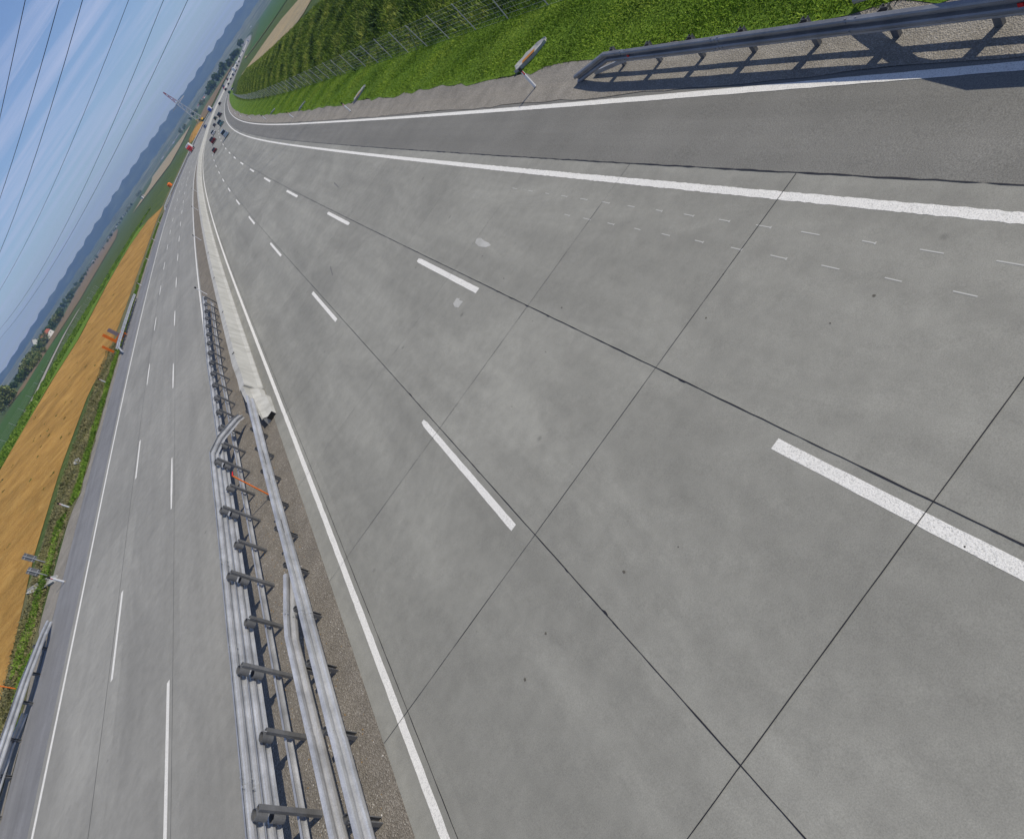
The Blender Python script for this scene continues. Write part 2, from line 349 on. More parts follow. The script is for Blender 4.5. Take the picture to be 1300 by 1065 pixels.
# ------------------------------------------------------------------ painted lines and joints
Z1,Z2=.004,.008
def line(name,s0,s1,t,w,m=None,z=Z1,jag=.0,step=None):
    return strip(name,s0,s1,t-w/2,t+w/2,z,m or M['paint'],step=step or (.25 if jag else None),jag=jag)
E_=.006
line('edge_line',-40,80,-7.02,.19,jag=E_); line('edge_line',80,1500,-7.02,.2)
line('edge_line',-40,26,6.15,.2,jag=.011,step=.09); line('edge_line',26,80,6.15,.2,jag=.008); line('edge_line',80,1500,6.15,.22)
line('shoulder_line',-40,80,9.03,.2,jag=E_); line('shoulder_line',80,700,9.0,.2)
line('edge_line',-40,1500,-11.28,.19); line('edge_line',-40,1500,-24.28,.2)
def dashes(name,t,s0,z=Z1,w=.17,n0=-2,n1=60,L=6.,jag=.005):
    mb=MB(); rr=random.Random(int(abs(t)*10))
    for k in range(n0,n1):
        a=s0+18*k; ss=frange(a,a+L,.25 if (-1<=k<=3 and t>-8) else 2.)
        rings=[];uv=[]
        for i,s in enumerate(ss):
            e=.035 if i in(0,len(ss)-1) and rr.random()<.6 else 0
            j=jag if len(ss)>8 else 0
            rings.append([W(s,t-w/2+rr.uniform(-j,j)+e,z),W(s,t+w/2+rr.uniform(-j,j)-e,z)]); uv+=[(s,t),(s,t+w)]
        mb.sweep(rings,closed=False,uv=uv)
    return struct(mb.build(name,M['paint'],recalc=False))
dashes('lane_line',-2.58,10.19); dashes('lane_line',1.59,.28,w=.2)
dashes('lane_line',-15.52,14.1); dashes('lane_line',-19.62,6.7)
line('joint_seal',-40,90,-6.78,.015,M['joint'],Z2,jag=.004); line('joint_seal',-40,260,-2.33,.017,M['joint'],Z2,jag=.004)
line('joint_seal',-40,260,1.86,.019,M['joint'],Z2,jag=.006); line('joint_seal',-40,420,6.72,.03,M['joint'],Z2,jag=.014)
line('joint_seal',-40,120,-15.25,.010,M['joint'],Z2); line('joint_seal',-40,120,-19.9,.016,M['joint'],Z2)
mb=MB(); rj=random.Random(3)
for k in range(-4,14):
    s=JS0+JP*k; w={0:.011,-1:.014,-2:.016}.get(k,.008 if k<2 else .006)
    rings=[]
    for t in frange(-7.6,6.7,.4): rings.append([W(s-w/2+rj.uniform(-.003,.003),t,Z2+.003),W(s+w/2+rj.uniform(-.003,.003),t,Z2+.003)])
    mb.sweep(rings,closed=False)
struct(mb.build('cross_joint',M['joint'],recalc=False))
# rows of small white scratch marks on the slow lane
mb=MB(); rc=random.Random(5)
for row,(t,sa,sb) in enumerate(((5.4,3.6,21.),(4.8,3.9,17.))):
    s=sa
    while s<sb:
        L=rc.uniform(.26,.42); w=.012
        mb.add([W(s,t-w,Z1),W(s+L,t-w+.01,Z1),W(s+L,t+w+.01,Z1),W(s,t+w,Z1)],[(0,1,2,3)])
        if rc.random()<.6: mb.add([W(s,t-.03,Z1+.001),W(s+.03,t-.03,Z1+.001),W(s+.03,t+.03,Z1+.001),W(s,t+.03,Z1+.001)],[(0,1,2,3)])
        s+=1.12
struct(mb.build('scratch_mark',M['chip'],recalc=False))
mb=MB(); rj=random.Random(17)
def blob(mb,s,t,a,b,z,n=9):
    mb.add([W(s+a*math.cos(6.283*i/n)*rj.uniform(.6,1.15),t+b*math.sin(6.283*i/n)*rj.uniform(.6,1.15),z) for i in range(n)],[tuple(range(n))])
for k in range(34):
    t=rj.choice((1.86,-2.33,6.72,1.86)); s=2+55*rj.random()**1.5; blob(mb,s,t+rj.uniform(-.012,.012),rj.uniform(.03,.2),rj.uniform(.008,.02),Z2+.002)
struct(mb.build('sealant_smear',M['joint'],recalc=False))
mb=MB()
for s,t in [(12.9,-.6),(9.2,3.2),(13.1,1.0),(7.2,-1.6),(7.8,-3.4),(17.3,2.3)]+[(3+60*rj.random()**1.4,rj.uniform(-6.6,6.4)) for _ in range(34)]: r_=rj.uniform(.008,.032); blob(mb,s,t,r_*1.3,r_,Z1)
struct(mb.build('oil_spot',mat('oil_stain',(.095,.088,.072),.7),recalc=False))
mb=MB(); 
for s,t,L,d in [(33.0,-1.2,1.3,.25),(44,3.4,2,.2)]:
    mb.add([W(s,t,Z1),W(s+L,t+d,Z1),W(s+L,t+d+.09,Z1),W(s,t+.07,Z1)],[(0,1,2,3)])
struct(mb.build('tyre_scuff',mat('rubber_scuff',(.15,.147,.138),.8),recalc=False))
def patch(name,s,t,poly,m,z=Z1):
    mb=MB(); mb.add([W(s+a,t+b,z) for a,b in poly],[tuple(range(len(poly)))]); return struct(mb.build(name,m,recalc=False))
M['mortar']=conc_wall('mortar_spill')
patch('mortar_patch',18.9,.93,[(-.2,-.12),(.05,-.17),(.3,-.1),(.33,.12),(.12,.16),(.08,.1),(-.22,.13)],M['mortar'])
patch('mortar_patch',20.2,3.1,[(-.75,.06),(-.5,-.06),(0,-.12),(.45,-.04),(.55,.12),(.3,.2),(-.1,.13),(-.5,.12)],M['mortar'])
# ------------------------------------------------------------------ guard rails
PROF=[(-.5,.25),(-.44,.85),(-.36,1.),(-.22,1.),(-.14,.8),(-.07,.2),(.07,.2),(.14,.8),(.22,1.),(.36,1.),(.44,.85),(.5,.25)]
def resample(path,step):
    out=[path[0]]
    for a,b in zip(path[:-1],path[1:]):
        L=math.dist(a[:2],b[:2]); n=max(1,int(L/step))
        out+=[tuple(a[i]+(b[i]-a[i])*k/n for i in range(3)) for k in range(1,n+1)]
    return out
def wbeam(name,parent,path,facing,h=.42,d=.09,step=2.,m=None,prof=None,flip=False):
    """path of (s,t,z-middle); facing +1 = ridges towards +t"""
    L0=Vector(parent.location); mb=MB(); pr=prof or PROF; th=.009
    loop=[(q*h,e*d*facing) for q,e in pr]+[(q*h*(.985),e*d*facing-th*facing) for q,e in reversed(pr)]
    pts=resample(path,step)
    # in lengths of about 4 m, each lapped over the next
    i=0; n=max(1,int(round(4./step))); par=0
    while i<len(pts)-1:
        seg=pts[i:i+n+1]; off=.011*par*facing; par=1-par
        mb.sweep([[tuple(Vector(W(s,t+e+off,z+q))-L0) for q,e in loop] for s,t,z in seg])
        s_,t_,z_=seg[0]
        if step<=2 and h>.2 and i:
            for q in(-.3,.3):
                for e_ in(-.12,.12): mb.box(Vector(W(s_+e_,t_+d*facing*.95+off,z_+q*h))-L0,(.035,.035,.035),heading(s_)); mb.box(Vector(W(s_+e_,t_+d*facing*.6,z_+q*h+.06))-L0,(.03,.05,.03),heading(s_))
        i+=n
    return mb.build(name,m or M['steel'],parent,recalc=True)
def cpost_mesh(name,h,w=.13,d=.075,th=.008,m=None):
    """C-section post standing at the origin, open side towards +x"""
    mb=MB(); prof=[(d/2,-w/2),(-d/2,-w/2),(-d/2,w/2),(d/2,w/2),(d/2,w/2-.025),(d/2-th,w/2-.025),(d/2-th,w/2-th),(-d/2+th,w/2-th),(-d/2+th,-w/2+th),(d/2-th,-w/2+th),(d/2-th,-w/2+.025),(d/2,-w/2+.025)]
    mb.sweep([[(x,y,-.05) for x,y in prof],[(x,y,h) for x,y in prof]])
    me=mb.build(name,m or M['steel_dark']); dat=me.data; bpy.data.objects.remove(me); return dat
def drum_mesh(h=.26,r=.10):
    mb=MB(); rg=[]; n=16
    ring=lambda z,r:[(r*math.cos(a*2*math.pi/n),r*1.25*math.sin(a*2*math.pi/n),z) for a in range(n)]
    mb.sweep([ring(-h/2,r),ring(h/2,r),ring(h/2,r-.012),ring(-h/2,r-.012),ring(-h/2,r)],caps=False)
    me=mb.build('spacer',M['steel_dark'],smooth=False); d=me.data; bpy.data.objects.remove(me); return d
def rail_root(label,s,t,group=None):
    return empty('guardrail',label,'guardrail',W(s,t,0),0,group)
def put(name,data,root,s,t,z,rz=0):
    o=bpy.data.objects.new(name,data); C.objects.link(o); o.parent=root
    o.location=Vector(W(s,t,z))-Vector(root.location); o.rotation_euler=(0,0,heading(s)+rz); return o
drum=drum_mesh()
# median, towards the left carriageway: two beams one above the other, tall and short posts in turn
r=rail_root('grey steel median guardrail with two beams one above the other along the left carriageway',10,-9.9)
up_path=[(-30,-10.0,1.36),(26.9,-10.0,1.36)]
wbeam('beam',r,up_path,-1,.40)
wbeam('end_beam',r,[(26.9,-10.0,1.36),(28.3,-9.75,1.1),(29.8,-9.15,.6),(30.1,-8.95,.42)],-1,.38,step=.5)
wbeam('beam',r,[(-30,-10.0,.93),(40,-10.0,.93),(48,-9.85,.93),(57,-9.55,.9)],-1,.38)
lowp=[(-.5,0),(-.5,1.),(.5,1.),(.5,0)]
wbeam('lower_rail',r,[(-30,-9.86,.36),(40,-9.84,.36),(56,-9.45,.36)],-1,.17,.06,prof=lowp)
tall=cpost_mesh('post',1.43); short=cpost_mesh('post',1.02); half=cpost_mesh('post',1.02)
s=11.84-22*1.0-16; k=0
while s<56:
    tt=-9.74 if s<42 else -9.74+(s-42)*.03
    if s<27.5 and k%2==0:
        put('post',tall,r,s,tt,0,math.pi); put('spacer',drum,r,s-.06,tt-.15,1.32); put('spacer',drum,r,s-.06,tt-.15,.93)
    else:
        put('post',short,r,s,tt,0,math.pi); put('spacer',drum,r,s-.06,tt-.15,.93)
    s+=2.0; k+=1
# median, towards the right carriageway
r=rail_root('single beam steel guardrail running from the end of the white concrete barrier',10,-8.2)
wbeam('beam',r,[(-30,-8.12,.68),(24,-8.12,.68),(29.6,-7.98,.72)],1,.44,.10)
wbeam('backing_rail',r,[(-30,-8.2,.68),(29.0,-8.12,.70)],1,.30,.03,prof=lowp,m=M['steel_dark'])
p9=cpost_mesh('post',.80,.14,.10)
s=10.4-2.03*18
while s<29:
    put('post',p9,r,s,-8.28,0,math.pi if False else 0); put('spacer',drum,r,s-.03,-8.2,.62); s+=2.03
r=rail_root('short steel guardrail branch kinked towards the single beam median rail at the photo bottom',10,-8.8)
wbeam('beam',r,[(-14,-8.72,.45),(13.8,-8.75,.70),(14.6,-8.6,.72),(15.9,-8.32,.70)],1,.42,.09,step=1.)
s=12.9
while s>-12: put('post',p9,r,s,-8.80,-.1); s-=4.06
# right verge
r=rail_root('dark grey steel guardrail with ramped end on the gravel verge beside the grass bank',16,10.3)
def tR(s): return 10.41-.044*(17.2-s) if s>4 else 9.83
pb=[(-30,tR(0)-.2,.66),(4,tR(4)-.2,.66),(17,tR(17)-.2,.66),(19.3,tR(19.3)-.2,.66),(20.3,10.2,.42),(21.5,10.12,.12)]
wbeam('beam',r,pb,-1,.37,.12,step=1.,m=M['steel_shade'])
wbeam('lower_rail',r,[(-30,tR(0)-.04,.33),(4,tR(4)-.04,.33),(18.6,tR(18.6)-.04,.33),(20.6,10.3,.1)],-1,.14,.05,prof=lowp)
pR=cpost_mesh('post',.78,.14,.10)
for k in range(24):
    s=19.12-k*1.93
    if s<-25: break
    put('post',pR,r,s,tR(s)+.02,0); put('spacer',drum,r,s,tR(s)-.08,.6)
wbeam('upper_beam',r,[(-30,9.72,1.16),(7.0,9.88,1.16)],-1,.34,.09)
wbeam('end_beam',r,[(7.0,9.88,1.16),(8.5,10.25,1.02),(10.5,10.95,.5),(11.0,11.1,.34)],-1,.36,.09,step=.5)
pT=cpost_mesh('post',1.45,.14,.10)
for k in range(8): put('post',pT,r,5.62-k*3.86,tR(5.6)+.02,0)
for sx in (18.0,6.9):
    mb=MB(); a=Vector(W(sx,tR(sx)-.30,.62))-Vector(r.location)
    mb.box(a,(.02,.09,.12),heading(sx)); mb.build('reflector',M['red'],r)
# left verge
gl='short guardrails on the left verge'
r=rail_root('double steel guardrail at the bottom left corner beside the grass verge',30,-27.6)
wbeam('beam',r,[(-10,-28.1,.74),(28,-27.75,.74),(33,-27.2,.7),(36.5,-27.3,.45),(38.6,-27.9,.12)],1,.36,.09,step=1.)
wbeam('back_beam',r,[(-10,-28.4,.74),(28,-28.05,.74),(33,-27.5,.7),(36.2,-27.6,.42),(37.6,-28.1,.14)],-1,.36,.09,step=1.)
wbeam('end_beam',r,[(18,-27.8,.5),(27,-27.9,.45),(29.5,-28.0,.35),(31.6,-28.0,.12)],1,.30,.09,step=1.)
s=36
while s>-8: put('post',p9,r,s,-27.9 if s<30 else -27.6,-.1); s-=2.03
r=rail_root('steel guardrail beyond the orange boards on the left verge',95,-28)
wbeam('beam',r,[(90.5,-27.2,.15),(93.5,-27.7,.7),(96,-27.75,.75),(118,-27.6,.75),(123,-27.5,.7)],1,.36,.09)
wbeam('back_beam',r,[(93.5,-28.0,.7),(96,-28.05,.75),(118,-27.9,.75),(123,-27.8,.7)],-1,.36,.09)
for k in range(15): put('post',p9,r,94.5+2*k,-27.9,-.1)
r=rail_root('long distant steel guardrail on the left verge near the red lorry',300,-28)
wbeam('beam',r,[(225,-26.9,.3),(232,-26.9,.75),(420,-26.6,.75),(620,-26.4,.75)],1,.36,.09,step=8.)
for k in range(90): put('post',p9,r,232+4*k,-26.75,-.05)
# ------------------------------------------------------------------ concrete median barrier
def jersey():
    root=empty('concrete_barrier','pale concrete median barrier with a crumbling sloped end','barrier',W(30,-8,0))
    L0=Vector(root.location); prof=[(.42,0),(.42,.08),(.30,.25),(.14,1.),(-.22,1.),(-.34,.25),(-.46,.08),(-.46,0)]
    mb=MB(); rings=[]; uv=[]
    for s in [31.2]+frange(33.,90,2.)+frange(94,500,6.)+frange(515,2200,25.):
        k=1.0 if s>33.5 else .9
        wx=1+max(0,(45-s))*.0 ; tc=-8.06
        rings.append([tuple(Vector(W(s,tc+a*wx,b*k-.02))-L0) for a,b in prof]); uv+=[(s,b) for a,b in prof]
    mb.sweep(rings,uv=uv); mb.build('wall',M['barrier'],root)
    rr=random.Random(11)
    def blk(nm,s0,s1,h0,h1,ta,tb):
        mb=MB(); rg=[]
        for s in frange(s0,s1,.35):
            f=(s-s0)/(s1-s0); h=h0+(h1-h0)*f; j=lambda:rr.uniform(-.012,.012)
            rg.append([tuple(Vector(W(s,a,max(b,-.02)))-L0) for a,b in ((tb+j(),-.02),(tb-.04+j(),.08+h*.2+j()),(tb-.30+j(),h*.62+j()),(-8.0+j(),h+j()),(ta+.1+j(),h+j()),(ta+j(),h*.5+j()),(ta-.05+j(),-.02))])
        mb.sweep(rg); mb.build(nm,M['barrier'],root)
    blk('end_block',29.6,31.25,.74,.90,-8.32,-7.66); blk('toe_block',27.5,29.62,.34,.62,-8.0,-7.42)
    mb=MB(); mb.box(Vector(W(27.48,-7.62,.1))-L0,(.36,.05,.24),heading(27)); mb.build('end_plate',M['black'],root)
    for sx in (36.4,46.,58.,71.):   # drain openings and lifting gaps on the barrier crown
        mb=MB(); mb.box(Vector(W(sx,-7.98,.985))-L0,(.16,.07,.05),heading(sx)+.3); mb.build('lifting_slot',M['black'],root)
jersey()
HAZE=1.2e-4
SUND=(.93,-.2,.97); SUNE=4.0
SKYD=.35; SKYS=.098; EXPO=0.0
CLR=.12; CLO=(3.,1.,0); CLA=.6; CLC=(7.0,7.0,7.4)
SKYT=(.84,.915,1.15)
# ------------------------------------------------------------------ delineator posts
def delineator(h=1.02):
    r=empty('delineator_post','white delineator post','delineator')
    mb=MB(); mb.sweep([[(-.06*k,-.035*k,z),(.0,-.055*k,z),(.06*k,-.035*k,z),(.045*k,.04*k,z),(-.045*k,.04*k,z)] for z,k in ((-.05,1),(h*.84,.9))]); mb.build('body',M['white'],r)
    mb=MB(); mb.sweep([[(-.056,-.034,z),(.0,-.052,z),(.056,-.034,z),(.043,.038,z),(-.043,.038,z)] for z in (h*.84,h)]); mb.build('cap',M['black'],r)
    mb=MB(); mb.box((0,-.052,h*.76),(.05,.012,.16)); mb.build('reflector',M['red'],r)
    mb=MB(); mb.cyl((0,0,-.02),(0,0,.05),.09,.07,8); mb.build('foot',M['gravel_verge'],r); return r
d0=delineator(); first=True
def place(src,loc,rz,label,group):
    global _used
    o=src if src.name not in _used else copy_tree(src)
    _used.add(src.name); o.location=loc; o.rotation_euler=(0,0,rz); o['label']=label
    if group: o['group']=group
    return o
_used=set()
GD='white delineator posts along the road edges'
ords=['second','third','fourth','fifth','sixth','seventh','eighth']
lst=[(24.8,10.08,'nearest white delineator post on the right gravel verge, its shadow on the gravel')]
lst+=[(24.8+32.3*k,10.02,'%s white delineator post up the right verge, counted from the camera'%ords[k-1]) for k in range(1,7)]
for s,t,l in lst: place(d0,W(s,t,0),heading(s),l,GD)
ll=[(42.,-27.4,'white delineator post at the pale bay in front of the two grey signs'),(56,-30.2,'white delineator post on the grass strip just beyond the two grey signs'),
    (87,-30.4,'white delineator post on the left verge just before the orange boards'),(132,-27.6,'first white delineator post past the guardrail beyond the orange boards'),
    (156,-27.6,'second white delineator post past the guardrail beyond the orange boards'),(180,-27.6,'third white delineator post past the guardrail beyond the orange boards'),
    (206,-27.6,'white delineator post beside the far tip of the bare soil slope')]
for s,t,l in ll: place(d0,tuple(GN(s,t)),heading(s),l,GD)
# slim marker posts in the median
mk=empty('marker_post','slim marker post','marker post')
mb=MB(); mb.cyl((0,0,-.05),(0,0,1.05),.035,.03,8); mb.build('pole',M['white'],mk)
mb=MB(); mb.box((0,0,1.12),(.13,.09,.16)); mb.build('head',M['black'],mk)
for s,t,l in ((62.8,-10.3,'slim median marker post nearest the end of the steel guardrail'),(94,-9.9,'second slim median marker post beside the concrete barrier'),(127.6,-9.8,'third slim median marker post beside the concrete barrier'),(160,-9.8,'farthest slim median marker post beside the concrete barrier')):
    place(mk,W(s,t,0),heading(s),l,'marker posts in the median strip')
# orange snow pole
r=empty('snow_pole','slender orange pole with a red tip standing between the median guardrails','pole',W(22.4,-8.94,0))
mb=MB(); mb.cyl((0,0,-.05),(.1,.12,1.58),.028,.026,8); mb.build('pole',M['orange'],r)
mb=MB(); mb.cyl((.1,.12,1.58),(.16,.34,1.60),.03,.015,8); mb.build('tip',M['red'],r)
r=empty('snow_pole','slender orange pole behind the guardrail at the left picture edge','pole',tuple(GN(36,-30.4)))
mb=MB(); mb.cyl((0,0,-.05),(-.05,.05,1.25),.028,.026,8); mb.build('pole',M['orange'],r)
# two grey signs seen from behind
def sign(label,s,t,h,w,ph,two=True):
    r=empty('road_sign',label,'road sign',tuple(GN(s,t)),heading(s)+.55)
    mb=MB(); mb.cyl((0,0,-.1),(0,0,h),.035,.035,8); mb.build('pole',M['steel'],r)
    mb=MB(); mb.box((0,.05,h-ph/2),(w,.02,ph)); mb.build('panel',M['steel_dark'],r)
    mb=MB()
    for z in (h-ph*.2,h-ph*.8): mb.box((0,.025,z),(w*.95,.03,.04))
    mb.build('bracket',M['steel'],r)
sign('grey backed road sign on a tall pole beside the bare soil slope',50,-31.6,1.62,.46,.85)
sign('lower grey backed road sign just behind the white delineator at the pale bay',47,-30.6,1.35,.46,.75)
# orange boards
def board(label,s,t,h,w,m,name='warning_board'):
    r=empty(name,label,'warning board',tuple(GN(s,t)),heading(s)+.1)
    mb=MB(); mb.box((0,.0,h*.60),(w,.04,h*.78)); mb.build('panel',m,r)
    for sx in(-1,1):
        mb=MB(); mb.cyl((sx*w*.3,.04,-.05),(sx*w*.3,.04,h*.98),.025,.025,6); mb.build('leg',M['steel'],r)
    return r
board('orange warning board nearest the camera, with a dark knob on its top',97,-29.7,2.0,.34,M['orange'])
board('broad orange warning board between the dark board and the nearest orange board',99.5,-29.0,2.6,.42,M['orange'])
board('faded purple brown board farthest of the three boards at the guardrail start',103.5,-29.2,2.2,.55,M['purple'])
r=empty('barrier_gate','low orange cross rail at the feet of the warning boards','barrier',tuple(GN(101,-28.5)),heading(100)+.1)
mb=MB(); mb.box((0,0,.75),(1.5,.05,.3)); mb.box((0,.0,.3),(1.5,.05,.22)); mb.build('rail',M['orange'],r)
for sx in(-.65,.65):
    mb=MB(); mb.box((sx,.03,.45),(.07,.06,.95)); mb.build('leg',M['orange'],r)
# drain outlets in the grass
M['drain']=conc_wall('drain_concrete')
def drain(label,s,t,s2,t2,w=.45,cat='drain',rust=False):
    P0=Vector(tuple(GN(s,t))); P1=Vector(tuple(GN(s2,t2))); r=empty('drain_outlet',label,cat,P0,0,'concrete drain outlets in the verges')
    d=(P1-P0); L=d.length; d.normalize(); x=d.cross(Vector((0,0,1))).normalized(); up=x.cross(d); rr=random.Random(int(s*7)); rg=[]
    for i in range(9):
        f=i/8; k=w*(.35+1.1*math.sin(math.pi*min(1,f*.85+.12)))*rr.uniform(.9,1.1); c=d*L*f+up*.05
        rg.append([c-x*k-up*.1,c-x*k+up*(.08+.03*rr.random()),c-x*k*.45+up*.02,c+x*k*.45+up*.02,c+x*k+up*(.08+.03*rr.random()),c+x*k-up*.1])
    mb=MB(); mb.sweep([[tuple(p) for p in q] for q in rg]); mb.build('trough',M['drain'],r)
    if rust:
        mb=MB(); rg=[]
        for i in range(5):
            f=.25+.4*i/4; c=d*L*f+up*.105; k=.13; rg.append([tuple(c-x*k),tuple(c+x*k)])
        mb.sweep(rg,closed=False); mb.build('rust_streak',M['rust'],r,recalc=False)
drain('pale concrete drain outlet with a rusty streak behind the nearest delineator post',27.7,11.1,26.3,12.4,.27,rust=True)
drain('pale narrow drain outlet in the right grass behind the second delineator post',58,11.0,56.6,12.3,.34,rust=True)
drain('small pale drain outlet in the right grass behind the third delineator post',88,11.1,86.2,12.1,.22)
drain('tiny pale drain outlet in the right grass behind the fourth delineator post',119,11.1,116.8,11.9,.2)
drain('long pale concrete drain running up the left verge behind the two grey signs',44.5,-29.0,49,-33.6,.28)
drain('pale slab of a drain in the left grass strip beyond the grey signs',66,-31,68.5,-32.4,.22)
drain('pale concrete slab strip beside the left lane past the soil slope tip',246,-28.6,275,-29.2,.55)
# ------------------------------------------------------------------ fences
def fence(label,pts,h,step,braces=(),rows=8,pm=None):
    P0=Vector(tuple(GN(*pts[0]))); r=empty('wire_fence',label,'fence',P0)
    mb=MB(); mb.cyl((0,0,-.1),(0,0,h),.03,.028,7); po=mb.build('post',pm or M['fence'],r); data=po.data; bpy.data.objects.remove(po)
    pos=[Vector(tuple(GN(s,t)))-P0 for s,t in pts]; rr=random.Random(4)
    for i,p in enumerate(pos):
        o=bpy.data.objects.new('post',data); C.objects.link(o); o.parent=r; o.location=p; o.rotation_euler=(rr.uniform(-.04,.04),rr.uniform(-.04,.04),0)
        if i in braces:
            mb=MB(); q=pos[i+1]; mb.cyl(p+Vector((0,0,h*.9)),p+(q-p)*.55,.025,.025,6); mb.build('brace',pm or M['steel'],r)
    mb=MB()
    for a,b in zip(pos[:-1],pos[1:]):
        for k in range(rows):
            z=Vector((0,0,.05+(h-.12)*k/(rows-1))); mb.cyl(a+z,b+z,.004,.004,3,False)
        n=int((b-a).length/.35)
        for k in range(n):
            q=a+(b-a)*k/n; mb.cyl(q,q+Vector((0,0,h-.08)),.0025,.0025,3,False)
    mb.build('mesh',M['steel'],r,recalc=False)
fp=[(20+4.05*k,14.3+.003*4*k) for k in range(66)]
fence('grey wire mesh fence running along the foot of the right grass bank',fp,1.85,4,braces=(6,12,17,24,33))
fence('thin wire fence along the top of the left soil slope',[(80+8*k,-76+.0*k) for k in range(26)],1.7,8,rows=6)
# ------------------------------------------------------------------ grass, stones
def blades(name,m,n,gen,label,hh=(.08,.22),w=.02,lean=.5,seed=1):
    g=np.random.default_rng(seed); S,T=gen(g,n); P=GN(S,T); n=len(S)
    P[:,2]+=.02
    a=g.uniform(0,2*np.pi,n); h=g.uniform(*hh,n)*(.7+.6*(np.sin(S*.9+T*2.1)*.5+.5)); ww=w*g.uniform(.6,1.5,n)
    dx=np.stack([np.cos(a),np.sin(a),0*a],1)*ww[:,None]; ln=np.stack([g.normal(0,lean,n)*h,g.normal(0,lean,n)*h,h],1)
    v=np.empty((n,4,3)); v[:,0]=P-dx; v[:,1]=P+dx; v[:,2]=P+ln+dx*.45; v[:,3]=P+ln-dx*.45
    me=bpy.data.meshes.new(name); me.vertices.add(4*n); me.vertices.foreach_set('co',v.ravel()); me.loops.add(4*n); me.polygons.add(n)
    me.loops.foreach_set('vertex_index',np.arange(4*n)); me.polygons.foreach_set('loop_start',np.arange(0,4*n,4)); me.polygons.foreach_set('loop_total',np.full(n,4))
    at=me.attributes.new('rv','FLOAT','POINT'); cl=np.clip(.5+.35*np.sin(S*.6+1.3*np.sin(T*.9))*np.cos(T*.7)+g.normal(0,.22,n),0,1); at.data.foreach_set('value',np.repeat(cl,4))
    me.update(); me.validate(); me.materials.append(m); o=bpy.data.objects.new(name,me); C.objects.link(o); return stuff(o,label,'grass')
def near(g,n,s0,s1,p): return s0+(s1-s0)*g.uniform(0,1,n)**p
def gR(g,n):
    S=near(g,n,2,300,2.3); e=11.0+.09*np.sin(S*.37)+.05*np.sin(S*1.9)+.05*np.sin(S*5.3)+.04*np.sin(S*8.9)+g.normal(0,.06,n); return S,e+(14.8-e)*g.uniform(0,1,n)**.9
blades('verge_grass',M['blade'],330000,gR,'short bright green grass covering the right verge up to the fence',(.025,.075),.014,.7,1)
def gB(g,n):
    S=near(g,n,4,300,1.8); return S,14.6+g.uniform(0,1,n)*12
blades('bank_grass',M['blade_tall'],260000,gB,'tall rough grass with dark and yellow streaks on the bank behind the fence',(.10,.34),.028,.35,2)
def gL(g,n):
    S=near(g,n,12,230,1.5); return S,-(28.95+np.where((S>38)&(S<56),1.5,0)+g.uniform(0,1,n)*1.25)
blades('verge_grass',M['blade_left'],45000,gL,'green grass strip between the left gravel verge and the soil slope',(.07,.2),.04,.6,3)
def gD(g,n):
    S=near(g,n,12,110,1.3); return S,-(29.9+g.uniform(0,1,n)*np.clip(1.6+(S-20)*.06,1.6,4.4))
blades('dry_verge_grass',M['blade_dry'],22000,gD,'dull dry grass along the lower edge of the soil slope',(.06,.18),.04,.7,4)
def gT(g,n):
    S=near(g,n,60,330,1.2); return S,-(58+(g.uniform(0,1,n))*16)-np.where(S<160,0,-6*(S-160)/100)
blades('bank_grass',M['blade_left'],50000,gT,'fresh green grass on the crest above the soil slope',(.15,.45),.1,.5,5)
def gW(g,n):
    S=g.uniform(30,250,n); return S,-(35+g.uniform(0,1,n)*22)
def clumps(name,m,spots,n,h,label,seed):
    rr=np.random.default_rng(seed)
    def gen(g,_):
        S=[];T=[]
        for s,t,r in spots:
            k=int(n*r*r)+8; S.append(g.normal(s,r*.5,k)); T.append(g.normal(t,r*.5,k))
        return np.concatenate(S),np.concatenate(T)
    return blades(name,m,1,gen,label,h,.05,.7,seed)
rs=random.Random(12)
clumps('shrub_growth',M['leaf'],[(rs.uniform(14,150),rs.uniform(15.5,24),rs.uniform(.5,1.3)) for _ in range(70)],110,(.15,.45),'dark bushy weeds growing in patches up the right bank',8)
clumps('slope_weeds',M['leaf'],[(40+200*rs.random()**1.3,-rs.uniform(36,56),rs.uniform(.12,.32)) for _ in range(90)],90,(.05,.14),'small green weed tufts dotted over the bare soil slope',9)
def stones(name,m,n,gen,size,label,seed):
    g=np.random.default_rng(seed); S,T=gen(g,n); mb=MB(); rr=random.Random(seed)
    for s,t in zip(S,T):
        p=Vector(tuple(GN(s,t))) if abs(t)>10.4 and t>-12 or t<-28 else Vector(W(s,t,-.015)); a=rr.uniform(*size); q=[]
        b,c=a*rr.uniform(.5,.9),a*rr.uniform(.35,.6); th=rr.uniform(0,6.28); ca,sa=math.cos(th),math.sin(th)
        for x,y,z in ((1,0,0),(-1,0,0),(0,1,0),(0,-1,0),(0,0,1)):
            x*=a*rr.uniform(.7,1.2);y*=b*rr.uniform(.7,1.2);z*=c*rr.uniform(.7,1.2); q.append(p+Vector((x*ca-y*sa,x*sa+y*ca,z)))
        mb.add(q,[(0,2,4),(2,1,4),(1,3,4),(3,0,4)])
    return stuff(mb.build(name,m,recalc=False),label,'stones')
stones('loose_stones',M['stone'],1600,lambda g,n:(8.2-7.5*g.uniform(0,1,n)**1.2,10.35+g.normal(0,1,n)*.22+.1),(.02,.06),'pale loose stones heaped under the near end of the right guardrail',1)
stones('loose_stones',M['stone'],1500,lambda g,n:(3+45*g.uniform(0,1,n),10.95+g.normal(0,.12,n)),(.015,.04),'small pale stones along the edge between right gravel verge and grass',2)
stones('loose_stones',M['stone'],600,lambda g,n:(21.5+g.normal(0,1.0,n),10.6+g.normal(0,.16,n)),(.015,.04),'small pale stones around the ramped end of the right guardrail',4)
